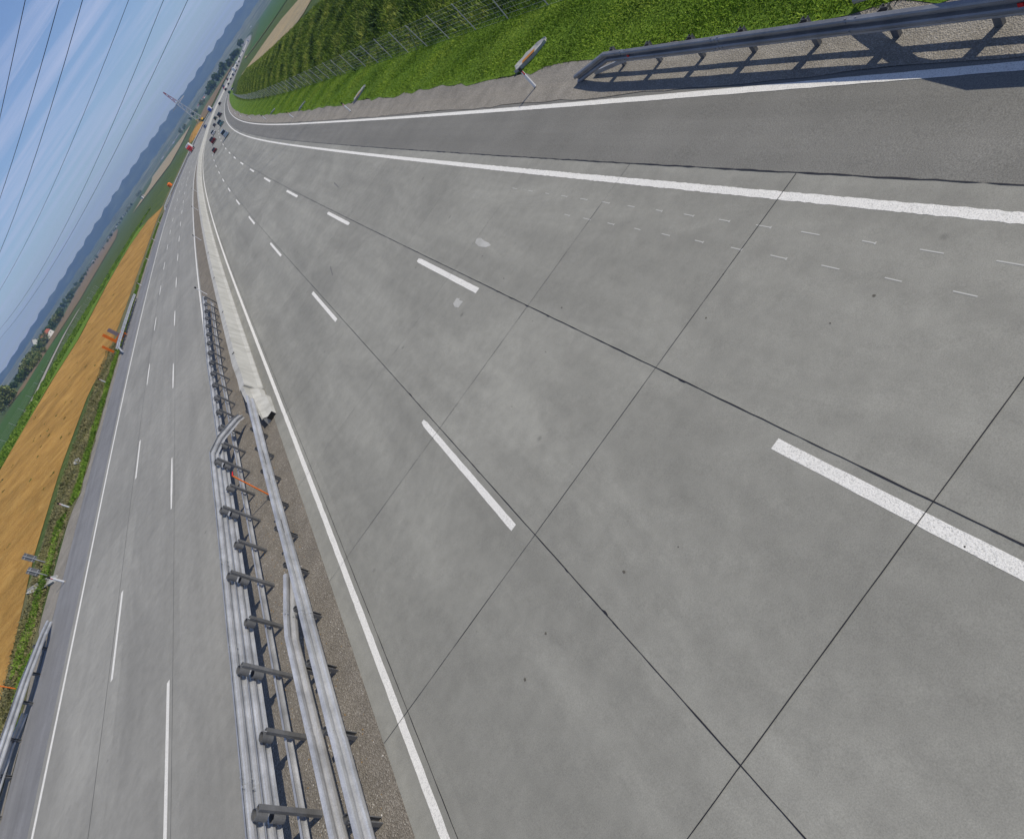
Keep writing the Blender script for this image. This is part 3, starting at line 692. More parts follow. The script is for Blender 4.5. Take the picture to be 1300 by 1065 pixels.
stones('median_stones',M['stone'],2600,lambda g,n:(2+40*g.uniform(0,1,n)**1.5,-9.3+g.normal(0,.75,n).clip(-1.6,1.55)),(.008,.028),'small pale stones scattered over the dirt of the median strip',3)
stones('median_stones',M['soil'],700,lambda g,n:(2+40*g.uniform(0,1,n)**1.5,-9.3+g.normal(0,.75,n).clip(-1.6,1.55)),(.008,.03),'brown clods scattered over the dirt of the median strip',5)
# ------------------------------------------------------------------ vehicles
def loft(mb,st):
    """stations (y, halfwidth, z0, z1): rounded box sections"""
    rg=[]
    for y,w,z0,z1 in st:
        b=min(.12,(z1-z0)*.3); rg.append([(-w,y,z0+b),(-w+b,y,z0),(w-b,y,z0),(w,y,z0+b),(w*.98,y,z1-b),(w*.9-b*.3,y,z1),(-w*.9+b*.3,y,z1),(-w*.98,y,z1-b)])
    mb.sweep(rg)
def car_proto(kind):
    r=empty('car','car','car')
    L,Wd,H={'hatch':(4.2,.95,1.5),'sedan':(4.8,.98,1.48),'estate':(5.0,1.02,1.75),'van':(5.2,1.05,2.2)}[kind]
    h=L/2; mb=MB(); belt=H*.62
    loft(mb,[(-h,Wd*.82,.35,belt*.85),(-h+.12,Wd*.97,.24,belt*.98),(-h*.4,Wd,.22,belt),(h*.35,Wd,.22,belt*.98),(h*.62,Wd,.22,belt*.93),(h-.18,Wd*.94,.24,belt*.78),(h,Wd*.78,.34,belt*.66)])
    mb.build('body',M['car_silver'],r)
    f0,f1={'hatch':(-.92,.36),'sedan':(-.72,.32),'estate':(-.95,.38),'van':(-.97,.62)}[kind]; mb=MB(); a,b=h*f0,h*f1
    loft(mb,[(a,Wd*.88,belt-.06,belt+.05),(a+.35,Wd*.86,belt-.06,H-.06),(a+.9,Wd*.84,belt-.06,H),(b-.9,Wd*.84,belt-.06,H-.02),(b,Wd*.88,belt-.06,belt+.04)]); mb.build('cabin_glass',M['glass'],r)
    mb=MB(); loft(mb,[(a+.42,Wd*.76,H-.05,H+.015),(a+.9,Wd*.77,H-.03,H+.03),(b-1.0,Wd*.77,H-.04,H+.02)]); mb.build('roof',M['car_silver'],r)
    for sx in(-1,1):
        for y in(-h*.62,h*.64):
            mb=MB(); mb.cyl((sx*(Wd-.2),y,.32),(sx*(Wd+.01),y,.32),.32,.32,14); wh=mb.build('wheel',M['tyre'],r)
            mb=MB(); mb.cyl((sx*(Wd-.02),y,.32),(sx*(Wd+.02),y,.32),.19,.19,10); mb.build('rim',M['steel'],wh)
        mb=MB(); mb.box((sx*Wd*.68,h-.06,belt*.62),(.32,.14,.15)); mb.build('headlight',M['lamp'],r)
        mb=MB(); mb.box((sx*Wd*.74,-h+.03,belt*.75),(.2,.12,.22)); mb.build('tail_light',M['tail'],r)
        mb=MB(); mb.box((sx*(Wd+.08),b-.35,belt+.06),(.16,.1,.12)); mb.build('wing_mirror',M['black'],r)
    return r
def lorry_proto():
    r=empty('lorry','lorry','lorry')
    mb=MB(); loft(mb,[(-4.6,1.25,1.05,3.75),(2.3,1.25,1.05,3.75)]); mb.build('cargo_box',M['car_white'],r)
    mb=MB(); loft(mb,[(2.6,1.2,.5,3.0),(4.1,1.2,.45,2.95),(4.55,1.15,.45,1.9),(4.7,1.1,.5,1.2)]); mb.build('cab',M['car_red'],r)
    mb=MB(); mb.add([(-1.05,4.17,2.75),(1.05,4.17,2.75),(1.08,4.62,1.75),(-1.08,4.62,1.75)],[(0,1,2,3)]); mb.build('windscreen',M['glass'],r,recalc=False)
    mb=MB(); mb.box((0,-.8,.85),(1.0,8.2,.3)); mb.build('chassis',M['black'],r)
    for sx in(-1,1):
        for y in(-3.4,-2.2,3.6):
            mb=MB(); mb.cyl((sx*.85,y,.5),(sx*1.22,y,.5),.5,.5,14); mb.build('wheel',M['tyre'],r)
        mb=MB(); mb.box((sx*.85,4.68,.85),(.35,.1,.2)); mb.build('headlight',M['lamp'],r)
    return r
protos={k:car_proto(k) for k in('hatch','sedan','estate','van')}; protos['lorry']=lorry_proto()
SCL={191:.68,228:.9,190:.76,318:.75,370:.9,268:.9,432:.8,412:.8}
def vehicle(kind,col,s,t,label,name='car',cat='car',away=True):
    src=protos[kind]; fresh=kind not in _used; o=src if fresh else copy_tree(src); _used.add(kind)
    if kind!='lorry': o.name=name
    o['label']=label; o['category']=cat; o['group']='vehicles driving on the motorway'
    o.scale=(SCL.get(round(s),1.),)*3
    o.location=W(s,t,.0); o.rotation_euler=(0,0,heading(s)+(0 if away else math.pi))
    for c in o.children:
        if c.name.split('.')[0] in('body','roof','cab') :
            c.material_slots[0].link='OBJECT'; c.material_slots[0].material=M['car_'+col]
    return o
V=[('hatch','dred',191,-1.1,'small dark red car nearest the camera on the right carriageway',1),
('estate','dred',228,-.7,'dark red car second in line behind the nearest small red one',1),
('sedan','silver',268,-.5,'silver car just ahead of the dark red estate in the middle lane',1),
('van','sblue',190,4.0,'pale blue silver van with a strong shadow in the right lane',1),
('estate','teal',258,4.2,'grey green estate car ahead of the pale blue van',1),
('hatch','dark',318,-.4,'small dark car between the silver car and the dark green one',1),
('hatch','dkgreen',370,-.5,'dark green car ahead in the middle lane before the bend straightens',1),
('estate','dark',336,3.8,'dark maroon tinted car in the right lane ahead of the estate',1),
('sedan','black',484,-.4,'lone black car beside the pale concrete barrier',1),
('estate','black',600,-.4,'black car of the far pair beside the barrier, the nearer one',1),
('sedan','dark',650,-.4,'dark car of the far pair beside the barrier, the farther one',1),
('van','green',432,12.0,'green van stopped on the right hard shoulder',1),
('van','white',412,15.2,'white van parked off the shoulder beside the green one',1),
('hatch','black',698,-.4,'tiny black car on the distant straight just above the pair',1),
('van','grey',700,3.8,'tiny grey van in the right lane of the distant straight',1),
('estate','black',806,3.8,'tiny dark car beyond the orange lorry',1),('sedan','dark',864,3.8,'farthest tiny dark car in the right lane',1),
('sedan','navy',444,-13.6,'dark blue car coming down the left carriageway behind the red lorry',0),
('van','navy',764,-17.6,'tiny dark blue van on the far left carriageway beside a red car',0),
('hatch','red',720,-13.4,'tiny red car on the far left carriageway beside a blue van',0),
('van','dred',800,-13.4,'tiny dark red van far up the left carriageway',0),
('van','white',1030,-22.,'farthest white van on the left carriageway near the dark trees',0),('sedan','silver',1086,-17.6,'farthest silver car on the left carriageway near the dark trees',0)]
for kind,col,s,t,l,aw in V:
    nm='van' if kind=='van' else 'car'; vehicle(kind,col,s,t,l,nm,nm,bool(aw))
vehicle('lorry','red',388,-22.,'red lorry with a white box body on the left carriageway','lorry','lorry',False)
vehicle('lorry','blue',590,-19.5,'blue lorry on the left carriageway beside the orange earth heap','lorry','lorry',False)
vehicle('lorry','orange',735,5.,'orange red lorry far ahead on the right carriageway','lorry','lorry',True)
for i,(s,t) in enumerate(((930,-4.8),(985,-.4),(1050,3.8),(1120,-.4),(1200,-13.4),(900,-17.6),(1160,-21.5))):
    vehicle('van' if i%2 else 'sedan',('white','silver')[i%2],s,t,'pale %s in the distant queue of traffic at station %s of it'%(('car','van')[i%2],('one','two','three','four','five','six','seven')[i]),('car','van')[i%2],('car','van')[i%2],t>-10)
# ------------------------------------------------------------------ power line, pylon
def wires():
    groups=[('upper',100.),('lower',160.)]
    W_=WIRES
    names=['topmost power line cable in the sky at the left corner','second power line cable from the top left corner','third power line cable from the top left corner','fourth power line cable from the top left corner','second lowest power line cable above the hills','lowest power line cable just above the hills']
    for pl,nm in zip(W_,names):
        mb=MB()
        # smooth the few support points with a quadratic in distance along the line
        for a,b in zip(pl[:-1],pl[1:]): mb.cyl(Vector(a)-Vector(pl[0]),Vector(b)-Vector(pl[0]),.052,.052,5,False)
        o=mb.build('power_cable',M['wire'],None,pl[0]); tag(o,nm,'cable','overhead power cables crossing the sky')
WIRES=[[(83.0, -0.29, 32.76), (76.89, 9.5, 32.78), (70.77, 19.28, 32.79), (64.66, 29.07, 32.81), (58.54, 38.85, 32.82), (52.43, 48.64, 32.83), (46.31, 58.42, 32.85), (40.2, 68.21, 32.86), (34.08, 77.99, 32.88), (27.97, 87.78, 32.89), (21.86, 97.56, 32.9), (15.74, 107.35, 32.92), (9.63, 117.13, 32.93), (3.51, 126.92, 32.95), (-2.6, 136.7, 32.96), (-8.72, 146.49, 32.97), (-14.83, 156.27, 32.99), (-20.94, 166.06, 33.0), (-27.06, 175.84, 33.02), (-33.17, 185.63, 33.03), (-39.29, 195.41, 33.04), (-45.4, 205.2, 33.06), (-51.52, 214.98, 33.07), (-57.63, 224.77, 33.09), (-63.74, 234.55, 33.1)], [(86.03, 0.53, 33.94), (79.07, 11.67, 33.33), (72.11, 22.8, 32.77), (65.15, 33.94, 32.26), (58.19, 45.08, 31.81), (51.23, 56.21, 31.4), (44.27, 67.35, 31.05), (37.32, 78.48, 30.75), (30.36, 89.62, 30.5), (23.4, 100.76, 30.3), (16.44, 111.89, 30.16), (9.48, 123.03, 30.06), (2.52, 134.17, 30.02), (-4.44, 145.3, 30.03), (-11.4, 156.44, 30.09), (-18.35, 167.58, 30.2), (-25.31, 178.71, 30.37), (-32.27, 189.85, 30.59), (-39.23, 200.98, 30.85), (-46.19, 212.12, 31.17), (-53.15, 223.26, 31.55), (-60.11, 234.39, 31.97), (-67.07, 245.53, 32.44), (-74.03, 256.67, 32.97), (-80.98, 267.8, 33.55)], [(88.29, 2.58, 34.73), (80.14, 15.62, 33.72), (71.99, 28.65, 32.79), (63.84, 41.69, 31.94), (55.69, 54.73, 31.16), (47.55, 67.77, 30.46), (39.4, 80.81, 29.84), (31.25, 93.85, 29.29), (23.1, 106.89, 28.82), (14.96, 119.93, 28.43), (6.81, 132.96, 28.11), (-1.34, 146.0, 27.87), (-9.49, 159.04, 27.71), (-17.63, 172.08, 27.63), (-25.78, 185.12, 27.62), (-33.93, 198.16, 27.69), (-42.08, 211.2, 27.83), (-50.22, 224.24, 28.05), (-58.37, 237.28, 28.35), (-66.52, 250.31, 28.73), (-74.67, 263.35, 29.18), (-82.81, 276.39, 29.71), (-90.96, 289.43, 30.32), (-99.11, 302.47, 31.0), (-107.26, 315.51, 31.76)], [(97.96, 55.02, 34.25), (87.02, 72.54, 33.33), (76.08, 90.05, 32.5), (65.14, 107.56, 31.77), (54.19, 125.07, 31.13), (43.25, 142.58, 30.58), (32.31, 160.09, 30.12), (21.37, 177.6, 29.75), (10.42, 195.12, 29.47), (-0.52, 212.63, 29.29), (-11.46, 230.14, 29.2), (-22.4, 247.65, 29.2), (-33.35, 265.16, 29.29), (-44.29, 282.67, 29.47), (-55.23, 300.18, 29.75), (-66.17, 317.69, 30.11), (-77.11, 335.21, 30.57), (-88.06, 352.72, 31.12), (-99.0, 370.23, 31.76), (-109.94, 387.74, 32.5), (-120.88, 405.25, 33.32), (-131.83, 422.76, 34.24), (-142.77, 440.27, 35.25), (-153.71, 457.78, 36.35), (-164.65, 475.3, 37.54)], [(102.58, 53.29, 33.43), (89.55, 74.15, 31.55), (76.51, 95.01, 29.84), (63.48, 115.87, 28.28), (50.44, 136.74, 26.89), (37.41, 157.6, 25.65), (24.37, 178.46, 24.58), (11.34, 199.32, 23.67), (-1.7, 220.18, 22.91), (-14.73, 241.04, 22.32), (-27.77, 261.9, 21.89), (-40.81, 282.76, 21.62), (-53.84, 303.62, 21.51), (-66.88, 324.48, 21.56), (-79.91, 345.34, 21.78), (-92.95, 366.2, 22.15), (-105.98, 387.06, 22.68), (-119.02, 407.92, 23.38), (-132.05, 428.79, 24.23), (-145.09, 449.65, 25.25), (-158.12, 470.51, 26.43), (-171.16, 491.37, 27.77), (-184.19, 512.23, 29.26), (-197.23, 533.09, 30.92), (-210.26, 553.95, 32.74)], [(106.14, 53.26, 27.7), (92.24, 75.5, 26.17), (78.34, 97.75, 24.79), (64.44, 120.0, 23.55), (50.54, 142.24, 22.45), (36.64, 164.49, 21.5), (22.73, 186.74, 20.69), (8.83, 208.98, 20.03), (-5.07, 231.23, 19.51), (-18.97, 253.48, 19.13), (-32.87, 275.73, 18.9), (-46.77, 297.97, 18.81), (-60.67, 320.22, 18.87), (-74.58, 342.47, 19.07), (-88.48, 364.71, 19.41), (-102.38, 386.96, 19.9), (-116.28, 409.21, 20.53), (-130.18, 431.45, 21.3), (-144.08, 453.7, 22.22), (-157.98, 475.95, 23.29), (-171.89, 498.2, 24.49), (-185.79, 520.44, 25.84), (-199.69, 542.69, 27.34), (-213.59, 564.94, 28.98), (-227.49, 587.18, 30.76)]]
wires()
def pylon(x,y,zb,H,arms,label,rz=0):
    r=empty('lattice_pylon',label,'pylon',(x,y,zb),rz)
    def seg(mb,a,b,w=.16): mb.cyl(a,b,w*1.7,w*1.7,4,False)
    n=9; zs=[H*i/n for i in range(n+1)]; wd=lambda z:(3.6*(1-z/H)+.5)
    for nm,lo,hi,m in(('lower_tower',0,6,M['pyl_w']),('upper_tower',6,9,M['pyl_r'])):
        mb=MB()
        for i in range(lo,hi):
            a,b=zs[i],zs[i+1]
            for sx,sy in((1,1),(1,-1),(-1,1),(-1,-1)): seg(mb,(sx*wd(a),sy*wd(a),a),(sx*wd(b),sy*wd(b),b),.22)
            for q in((1,1,-1,1),(-1,1,-1,-1),(-1,-1,1,-1),(1,-1,1,1)):
                seg(mb,(q[0]*wd(a),q[1]*wd(a),a),(q[2]*wd(b),q[3]*wd(b),b)); seg(mb,(q[2]*wd(a),q[3]*wd(a),a),(q[0]*wd(b),q[1]*wd(b),b))
        mb.build(nm,m,r,recalc=False)
    for z,L in arms:
        mb=MB()
        for sx in(-1,1):
            for sy in(-1,1): seg(mb,(0,sy*wd(z),z),(sx*L,0,z+.3),.22); seg(mb,(0,sy*wd(z),z+2.2),(sx*L,0,z+.3),.22)
            for k in range(1,6): f=k/6; seg(mb,(sx*L*f,0,z),(sx*L*f,0,z+2.2*(1-f)+.3*f),.14)
        mb.build('cross_arm',M['pyl_w'],r,recalc=False)
pylon(34,1000,-7,51,[(30.5,12.5)],'white and red lattice pylon standing on the plain before the blue hills',0)
# ------------------------------------------------------------------ trees
def tree_proto(name,m,h,rw,nf,seed,low=.12):
    r=empty(name,'tree','tree'); rr=random.Random(seed)
    mb=MB(); mb.cyl((0,0,-.5),(0,0,h*.45),h*.035,h*.018,6)
    for k in range(4):
        a=k*1.7; mb.cyl((0,0,h*.28),(math.cos(a)*rw*.6,math.sin(a)*rw*.6,h*.6),h*.014,h*.006,5)
    mb.build('trunk',M['bark'],r)
    g=np.random.default_rng(seed); bl=[(rr.uniform(-.55,.55)*rw,rr.uniform(-.55,.55)*rw,h*rr.uniform(.32,.85),rw*rr.uniform(.3,.55)) for _ in range(9)]
    vs=[];fs=[];rv=[]
    for i in range(nf):
        x,y,z,q=bl[rr.randrange(9)]; d=Vector(g.normal(0,1,3)).normalized()*q*rr.uniform(.6,1.05); c=Vector((x,y,z))+Vector((d.x,d.y,d.z*1.1)); c.z=max(c.z,h*low)
        s=h*rr.uniform(.035,.075); u=Vector(g.normal(0,1,3)).normalized(); w=u.cross(Vector(g.normal(0,1,3))).normalized(); o=len(vs)
        vs+=[tuple(c-u*s-w*s*.6),tuple(c+u*s-w*s*.7),tuple(c+u*s*.7+w*s*.8),tuple(c-u*s*.8+w*s*.6)]; fs.append((o,o+1,o+2,o+3)); t=min(1,max(0,rr.gauss(.5,.25))); rv+=[t]*4
    mb=MB(); mb.add(vs,fs); o=mb.build('crown',m,r,recalc=False); at=o.data.attributes.new('rv','FLOAT','POINT'); at.data.foreach_set('value',rv); return r
TP={'round':tree_proto('broadleaf_tree',M['leaf'],10,4.6,520,1),'tall':tree_proto('tall_tree',M['leaf'],14,4.4,560,2),'bush':tree_proto('bushy_tree',M['leaf_pale'],7,4.8,460,3,.05)}
def tree(kind,x,y,z,sc,label,group):
    src=TP[kind]; o=src if src.name not in _used else copy_tree(src); _used.add(src.name)
    o.location=(x,y,z); o.scale=(sc,sc,sc*rnd.uniform(.85,1.1)); o.rotation_euler=(0,0,rnd.uniform(0,6.28)); o['label']=label; o['category']='tree'; o['group']=group
def row(path,n,kinds,hs,label,group,jit=12):
    pl=np.array(path,float); d=np.r_[0,np.cumsum(np.hypot(*(pl[1:]-pl[:-1]).T))]
    for i in range(n):
        q=d[-1]*(i+rnd.uniform(.1,.9))/n; s=np.interp(q,d,pl[:,0]); t=np.interp(q,d,pl[:,1])+rnd.uniform(-jit,jit); P=GN(s,t)
        k=rnd.choice(kinds); tree(k,P[0],P[1],P[2]-.3,rnd.uniform(*hs)/{'round':10,'tall':14,'bush':7}[k],label,group)
row([(560,-262),(620,-300),(680,-345),(760,-400),(800,-440)],22,('bush','round','bush'),(5,9),'pale green bushy tree in the hedge beyond the left green field','hedge trees beyond the left field',10)
row([(900,-440),(1060,-500),(1275,-620)],22,('round','bush'),(8,13),'tree in the belt behind the ploughed strip near the pale house','trees around the pale house',22)
row([(1330,-640),(1520,-720),(1800,-800),(2100,-860)],26,('round','tall'),(10,16),'distant dark tree in the long belt past the pale house','distant trees along the left fields',35)
row([(1780,-150),(1650,-125),(1520,-102),(1500,-84),(1450,-66),(1420,-56)],30,('tall','round'),(12,19),'dark tree in the wood beside the far left carriageway','wood beside the far carriageway',9)
row([(1460,-58),(1500,-46),(1500,-38),(1480,-30),(1490,-24)],14,('tall','round'),(8,13),'dark low tree at the far end of the motorway','trees at the far end of the road',6)
row([(1640,-140),(1800,-190),(2050,-260),(2300,-330)],14,('round','bush'),(8,13),'hazy tree near the village before the hills','trees near the village',30)
rt_=random.Random(21); nt_=0
while nt_<240:
    az=rt_.uniform(-24,-5); lo=np.interp(az,[-24,-20,-16,-12,-5],[560,800,1300,1900,2700]); Rg=lo*(1+1.3*rt_.random()**1.6)
    if math.sin(Rg*.011+az*1.9)+rt_.uniform(-.8,.8)<-.1: continue
    x=math.sin(R(az))*Rg; y=math.cos(R(az))*Rg
    z=float(Gz(x,y))-.4 if Rg<2700 else -9.5
    k=rt_.choice(('round','tall','bush')); tree(k,x,y,z,rt_.uniform(6,11)*(1.25 if az<-16 else 1)/{'round':10,'tall':14,'bush':7}[k],'one of the scattered trees and bushes over the left plain below the hills','scattered trees over the left plain'); nt_+=1
P=GN(1800,-20.); 
for dx in (0,9,-8,5): tree('tall',P[0]+dx*.6,P[1]+dx,P[2],1.25+.03*dx/9,'dark green tree of the clump beside the white lorry on the side road','clump beside the side road')
# ------------------------------------------------------------------ buildings
def house(label,x,y,z,w,d,h,rz,wall='wall_white',roof='roof',name='house',group=None,win=True):
    r=empty(name,label,'house' if name=='house' else 'building',(x,y,z-.5),rz,group)
    mb=MB(); mb.sweep([[(-w/2,-d/2,0),(w/2,-d/2,0),(w/2,-d/2,h),(0,-d/2,h+w*.42),(-w/2,-d/2,h)],[(-w/2,d/2,0),(w/2,d/2,0),(w/2,d/2,h),(0,d/2,h+w*.42),(-w/2,d/2,h)]]); mb.build('wall',M[wall],r)
    mb=MB(); e=.35; k=.42
    for sx in(-1,1):
        a=(sx*(w/2+e),h-e*k*2+.12); b=(0,h+w*.42+.12)
        mb.sweep([[(a[0],y_,a[1]),(b[0],y_,b[1]),(b[0],y_,b[1]+.2),(a[0],y_,a[1]+.2)] for y_ in(-d/2-e,d/2+e)])
    rf=mb.build('roof',M[roof],r); mb=MB(); mb.box((w*.2,d*.2,h+w*.42),(.6,.6,1.4)); mb.build('chimney',M[roof],rf)
    if win:
        for sx in(-1,1):
            for yy in(-d*.28,d*.28):
                mb=MB(); mb.box((sx*(w/2+.02),yy,h*.55),(.06,1.1,1.2)); mb.build('window',M['glass'],r)
        for xx in(-w*.25,w*.25):
            mb=MB(); mb.box((xx,-d/2-.02,h*.55),(1.1,.06,1.2)); mb.build('window',M['glass'],r)
    return r
def onG(s,t): return tuple(float(a) for a in GN(s,t))
x,y,z=onG(1130,-585)
house('tall cream house with a dark gable among the trees by the hills',x,y,z+2,11,13,12,.5,roof='roof_grey'); x,y,z=onG(960,-470)
house('lower red roofed house beside the tall cream one',x,y,z+1.5,8,16,6,2.3)
x,y,z=onG(700,-352); house('tiny white hut in the hedge beyond the left field',x,y,z,3,4,2.4,.3,roof='roof_grey',win=False)
rv=random.Random(9); VIL=[(186, 3395), (207, 3494), (199, 3294), (227, 3493), (173, 3196), (249, 3592), (158, 3296), (206, 3093), (177, 3596), (262, 3490), (185, 3095), (224, 3794), (666, 3538), (594, 3449), (575, 3554), (729, 3628)]
for i,(x,y) in enumerate(VIL):
    a=rv.uniform(6,9); house('tiny pale house of the village on the plain below the hills',x,y,-9.5,a,a*1.3,a*.55,rv.uniform(0,3),('wall_white','wall_white','wall_grey')[i%3],('roof','roof_grey')[i%2],group='village houses',win=False)
HALL=[(122, 3498), (89, 3449), (62, 3500), (25, 3450), (-11, 3500), (-41, 3400), (-82, 3499), (-126, 3398), (-452, 3471), (-511, 3362), (-570, 3403), (-651, 3439), (-683, 3331)]
for i,(x,y) in enumerate(HALL):
    house('long low pale hall in the strip along the foot of the hills',x,y,-9.5,rv.uniform(6,9),rv.uniform(14,34),rv.uniform(2.5,4),rv.uniform(1.2,1.9),('wall_white','wall_grey')[i%2],'roof_grey','hall','halls at the foot of the hills',win=False)
# hut with a dark side on the left crest, orange tank, earth heap, digger
HUT=(-25.39, 329.19, -0.47)
x,y,z=onG(1000,-236); r=empty('field_hut','small pale hut with a dark side on the left green crest before the hills','hut',(x,y,z+2),.5); r.scale=(1.7,1.7,1.7)
mb=MB(); mb.box((0,0,1.3),(2.4,3.6,2.2)); mb.build('wall',M['wall_white'],r); mb=MB(); mb.box((0,0,2.5),(2.9,4.1,.2),ry=.12); mb.build('roof',M['black'],r)
mb=MB(); mb.box((.3,-1.85,1.2),(.9,.06,1.9)); mb.build('door',M['purple'],r)
x,y,z=onG(322,-33.5); r=empty('water_tank','round bright orange tank on the left grass above the guardrail start','tank',(x,y,z),.3)
mb=MB()
for z0,z1,a,b in((0,.2,.75,.95),(.2,1.5,.95,.95),(1.5,1.85,.95,.5)): mb.cyl((0,0,z0),(0,0,z1),a,b,16)
mb.build('body',M['orange'],r); mb=MB(); mb.cyl((0,0,1.85),(0,0,2.0),.3,.28,12); mb.build('lid',M['black'],r)
def mound(s,t,a,b,h,label):
    x,y,z=onG(s,t); mb=MB(); rr=random.Random(3); rg=[]
    for k in range(8):
        f=k/7; q=math.cos(f*math.pi/2)**.8; rg.append([(a*q*math.cos(u*2*math.pi/20)*(1+rr.uniform(-.08,.08)),b*q*math.sin(u*2*math.pi/20)*(1+rr.uniform(-.08,.08)),h*math.sin(f*math.pi/2)-.5) for u in range(20)])
    mb.sweep(rg); o=mb.build('earth_heap',M['soil'],None,(x,y,z)); o.rotation_euler=(0,0,heading(s)); tag(o,label,'earth heap')
mound(560,-36,8,45,3.2,'long orange heap of bare earth beside the blue lorry')
x,y,z=onG(640,-38); r=empty('excavator','small yellow excavator beyond the orange earth heap','excavator',(x,y,z),.8)
mb=MB(); mb.box((0,0,1.6),(2.4,3.2,1.2)); mb.build('body',M['yellow'],r); mb=MB(); mb.box((-.6,.9,2.7),(1.,1.3,1.2)); mb.build('cab',M['glass'],r)
for sx in(-1,1):
    mb=MB(); mb.box((sx*1.1,0,.5),(.6,3.8,.9)); mb.build('track',M['black'],r)
mb=MB(); mb.cyl((.3,1.5,1.8),(.3,4.5,4.6),.3,.22,6); mb.cyl((.3,4.5,4.6),(.3,6.8,2.2),.22,.18,6); a=mb.build('arm',M['yellow'],r); mb=MB(); mb.box((.3,6.9,1.6),(1.1,.9,1.)); mb.build('bucket',M['steel_dark'],a)
x,y,z=onG(1500,2); vehicle('lorry','white',735,5.,'white lorry on the side road next to the dark clump of trees').location=(x,y,z)
# ------------------------------------------------------------------ hills
def ridge(name,dist,hf,seed,azr=(-50,60),th=900,lin=False):
    g=np.random.default_rng(seed); mb=MB(); rg=[]; ph=g.uniform(0,6.28,14); am=g.normal(0,1,14)
    for az in np.arange(azr[0],azr[1],.35):
        a=R(az); hh=hf(az)+(.35 if lin else 1)*sum(am[k]*math.sin(az*(.25+.33*k)+ph[k])/(1.5+k*1.1) for k in range(14))*5.5
        hh=max(hh,8); row_=[]
        for f,e in((0,0),(.2,.2),(.4,.4),(.6,.6),(.8,.8),(1,1),(1.3,.7),(1.7,0)) if lin else((0,0),(.25,.35),(.5,.68),(.75,.9),(1,1),(1.3,.7),(1.7,0)):
            d=dist+th*f+60*math.sin(az*1.7+f*5+seed); row_.append((math.sin(a)*d,math.cos(a)*d,-10+hh*e*(1+.06*math.sin(az*5+f*9))))
        rg.append(row_)
    mb.sweep(rg,closed=False); return struct(mb.build(name,M['plain' if lin else 'hill'],recalc=False,smooth=True))
ridge('far_hills',6300,lambda a:np.interp(a,[-50,-26,-20,-12,-6,8,20,60],[95,100,92,118,142,148,140,120]),3)
ridge('near_hills',3300,lambda a:np.interp(a,[-50,-24,-16,-8,0,8,20,60],[36,36,35,38,40,44,46,40]),8,th=1500,lin=True)
# ------------------------------------------------------------------ air
mb=MB(); mb.box((0,3400,125),(14400,11800,292)); hz=mb.build('haze',bpy.data.materials.new('haze_air'))
hz['kind']='stuff'; hz['label']='thin blue haze in the air over the valley'; hz['category']='haze'
hm=hz.data.materials[0]; hm.use_nodes=True; nt=hm.node_tree; nt.nodes.clear(); out=nt.nodes.new('ShaderNodeOutputMaterial'); pv=nt.nodes.new('ShaderNodeVolumePrincipled')
pv.inputs['Color'].default_value=(.38,.6,1,1); pv.inputs['Density'].default_value=HAZE; pv.inputs['Anisotropy'].default_value=.2; nt.links.new(pv.outputs[0],out.inputs['Volume'])
# ------------------------------------------------------------------ light, sky, camera
sd=Vector(SUND).normalized(); sl=bpy.data.lights.new('sun','SUN'); sl.energy=SUNE; sl.angle=R(.5); sl.color=(1,.93,.80)
so=bpy.data.objects.new('sun',sl); C.objects.link(so); so.rotation_euler=sd.to_track_quat('Z','Y').to_euler()
w=bpy.data.worlds.new('World'); bpy.context.scene.world=w; w.use_nodes=True; nt=w.node_tree; bg=nt.nodes['Background']
sky=nt.nodes.new('ShaderNodeTexSky'); sky.sky_type='NISHITA'; sky.sun_disc=False; sky.sun_elevation=math.asin(sd.z); sky.sun_rotation=math.atan2(sd.x,sd.y); sky.air_density=1.; sky.dust_density=SKYD; sky.ozone_density=1.6; sky.altitude=300
tc=nt.nodes.new('ShaderNodeTexCoord'); sep=nt.nodes.new('ShaderNodeSeparateXYZ'); nt.links.new(tc.outputs['Generated'],sep.inputs[0])
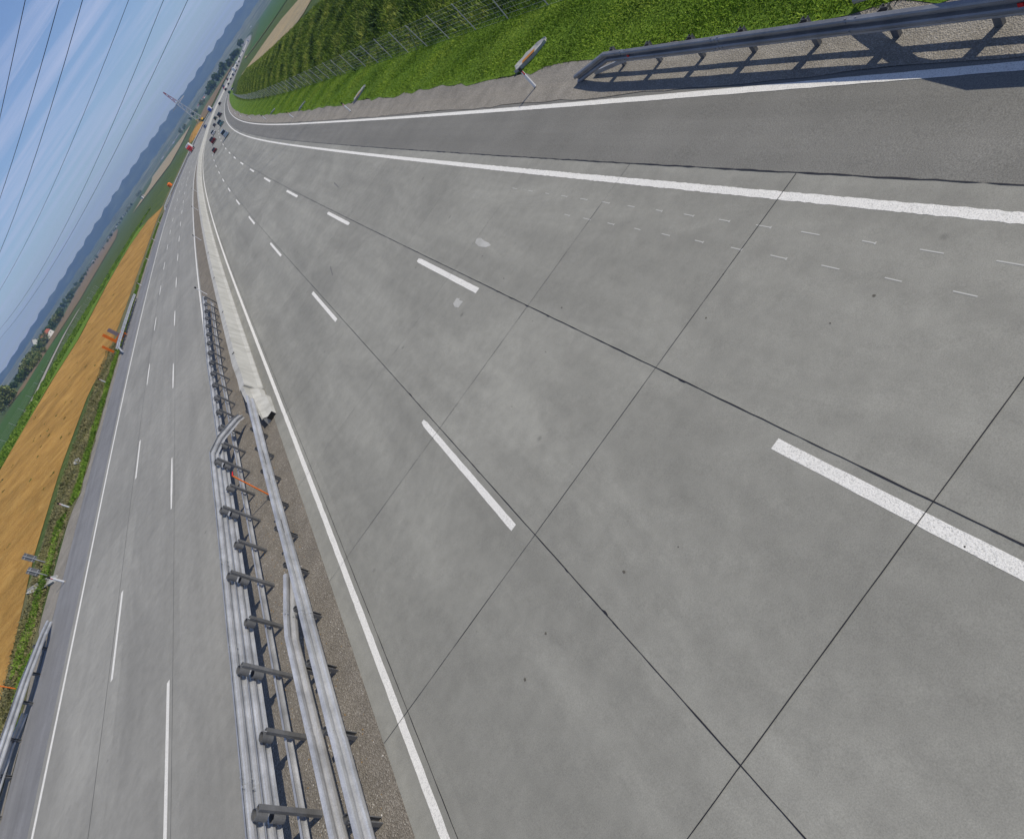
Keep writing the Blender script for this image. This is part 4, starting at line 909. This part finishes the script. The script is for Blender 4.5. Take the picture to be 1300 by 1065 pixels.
# thin cirrus: direction projected on a high flat layer
def mth(op,a,b=None,clamp=False):
    x=nt.nodes.new('ShaderNodeMath'); x.operation=op; x.use_clamp=clamp
    for i,v in enumerate((a,b)):
        if v is None: continue
        if isinstance(v,(int,float)): x.inputs[i].default_value=v
        else: nt.links.new(v,x.inputs[i])
    return x.outputs[0]
zz=mth('ADD',mth('MAXIMUM',sep.outputs[2],.0),.06); cb=nt.nodes.new('ShaderNodeCombineXYZ'); nt.links.new(mth('DIVIDE',sep.outputs[0],zz),cb.inputs[0]); nt.links.new(mth('DIVIDE',sep.outputs[1],zz),cb.inputs[1])
mp=nt.nodes.new('ShaderNodeMapping'); mp.inputs['Rotation'].default_value=(0,0,CLR); mp.inputs['Scale'].default_value=(.22,1.5,1); mp.inputs['Location'].default_value=CLO; nt.links.new(cb.outputs[0],mp.inputs['Vector'])
def wn(scale,det,rg,dist=.3):
    n=nt.nodes.new('ShaderNodeTexNoise'); n.inputs['Scale'].default_value=scale; n.inputs['Detail'].default_value=det; n.inputs['Roughness'].default_value=rg; n.inputs['Distortion'].default_value=dist; nt.links.new(mp.outputs[0],n.inputs['Vector']); return n.outputs['Fac']
cl=mth('MULTIPLY',mth('SUBTRACT',wn(1.5,6,.6),.45),4.2,True)
cl=mth('MULTIPLY',cl,CLA)
mx=nt.nodes.new('ShaderNodeMix'); mx.data_type='RGBA'; nt.links.new(cl,mx.inputs[0]); nt.links.new(sky.outputs[0],mx.inputs[6]); mx.inputs[7].default_value=(*CLC,1)
tn=nt.nodes.new('ShaderNodeMix'); tn.data_type='RGBA'; tn.blend_type='MULTIPLY'; tn.inputs[0].default_value=1; nt.links.new(mx.outputs[2],tn.inputs[6]); tn.inputs[7].default_value=(*SKYT,1)
nt.links.new(tn.outputs[2],bg.inputs['Color']); bg.inputs['Strength'].default_value=SKYS
cam=bpy.data.cameras.new('camera'); co=bpy.data.objects.new('camera',cam); C.objects.link(co)
RMm=Matrix([list(r_) for r_ in RM]); th,ro,yw=CAMTH,CAMROLL,CAMYAW
fwd=Vector((math.sin(yw)*math.cos(th)*1.,math.cos(yw)*math.cos(th),-math.sin(th))); rt=Vector((math.cos(yw),-math.sin(yw),0)); up=rt.cross(fwd)
# image x axis and y axis after the roll
ix=rt*math.cos(ro)-up*math.sin(ro); iy=rt*math.sin(ro)+up*math.cos(ro)
M3=Matrix([RMm@ix,RMm@iy,RMm@(-fwd)]).transposed(); co.matrix_world=Matrix.Translation(RMm@Vector((0,0,CAMH)))@M3.to_4x4()
cam.sensor_width=36; cam.lens=CAMF/1300*36; cam.shift_y=-45/1300; cam.clip_end=30000; cam.clip_start=.1
sc=bpy.context.scene; sc.camera=co; sc.view_settings.view_transform='Standard'; sc.view_settings.look='None'; sc.view_settings.gamma=1; sc.view_settings.exposure=EXPO
sc.cycles.volume_bounces=0
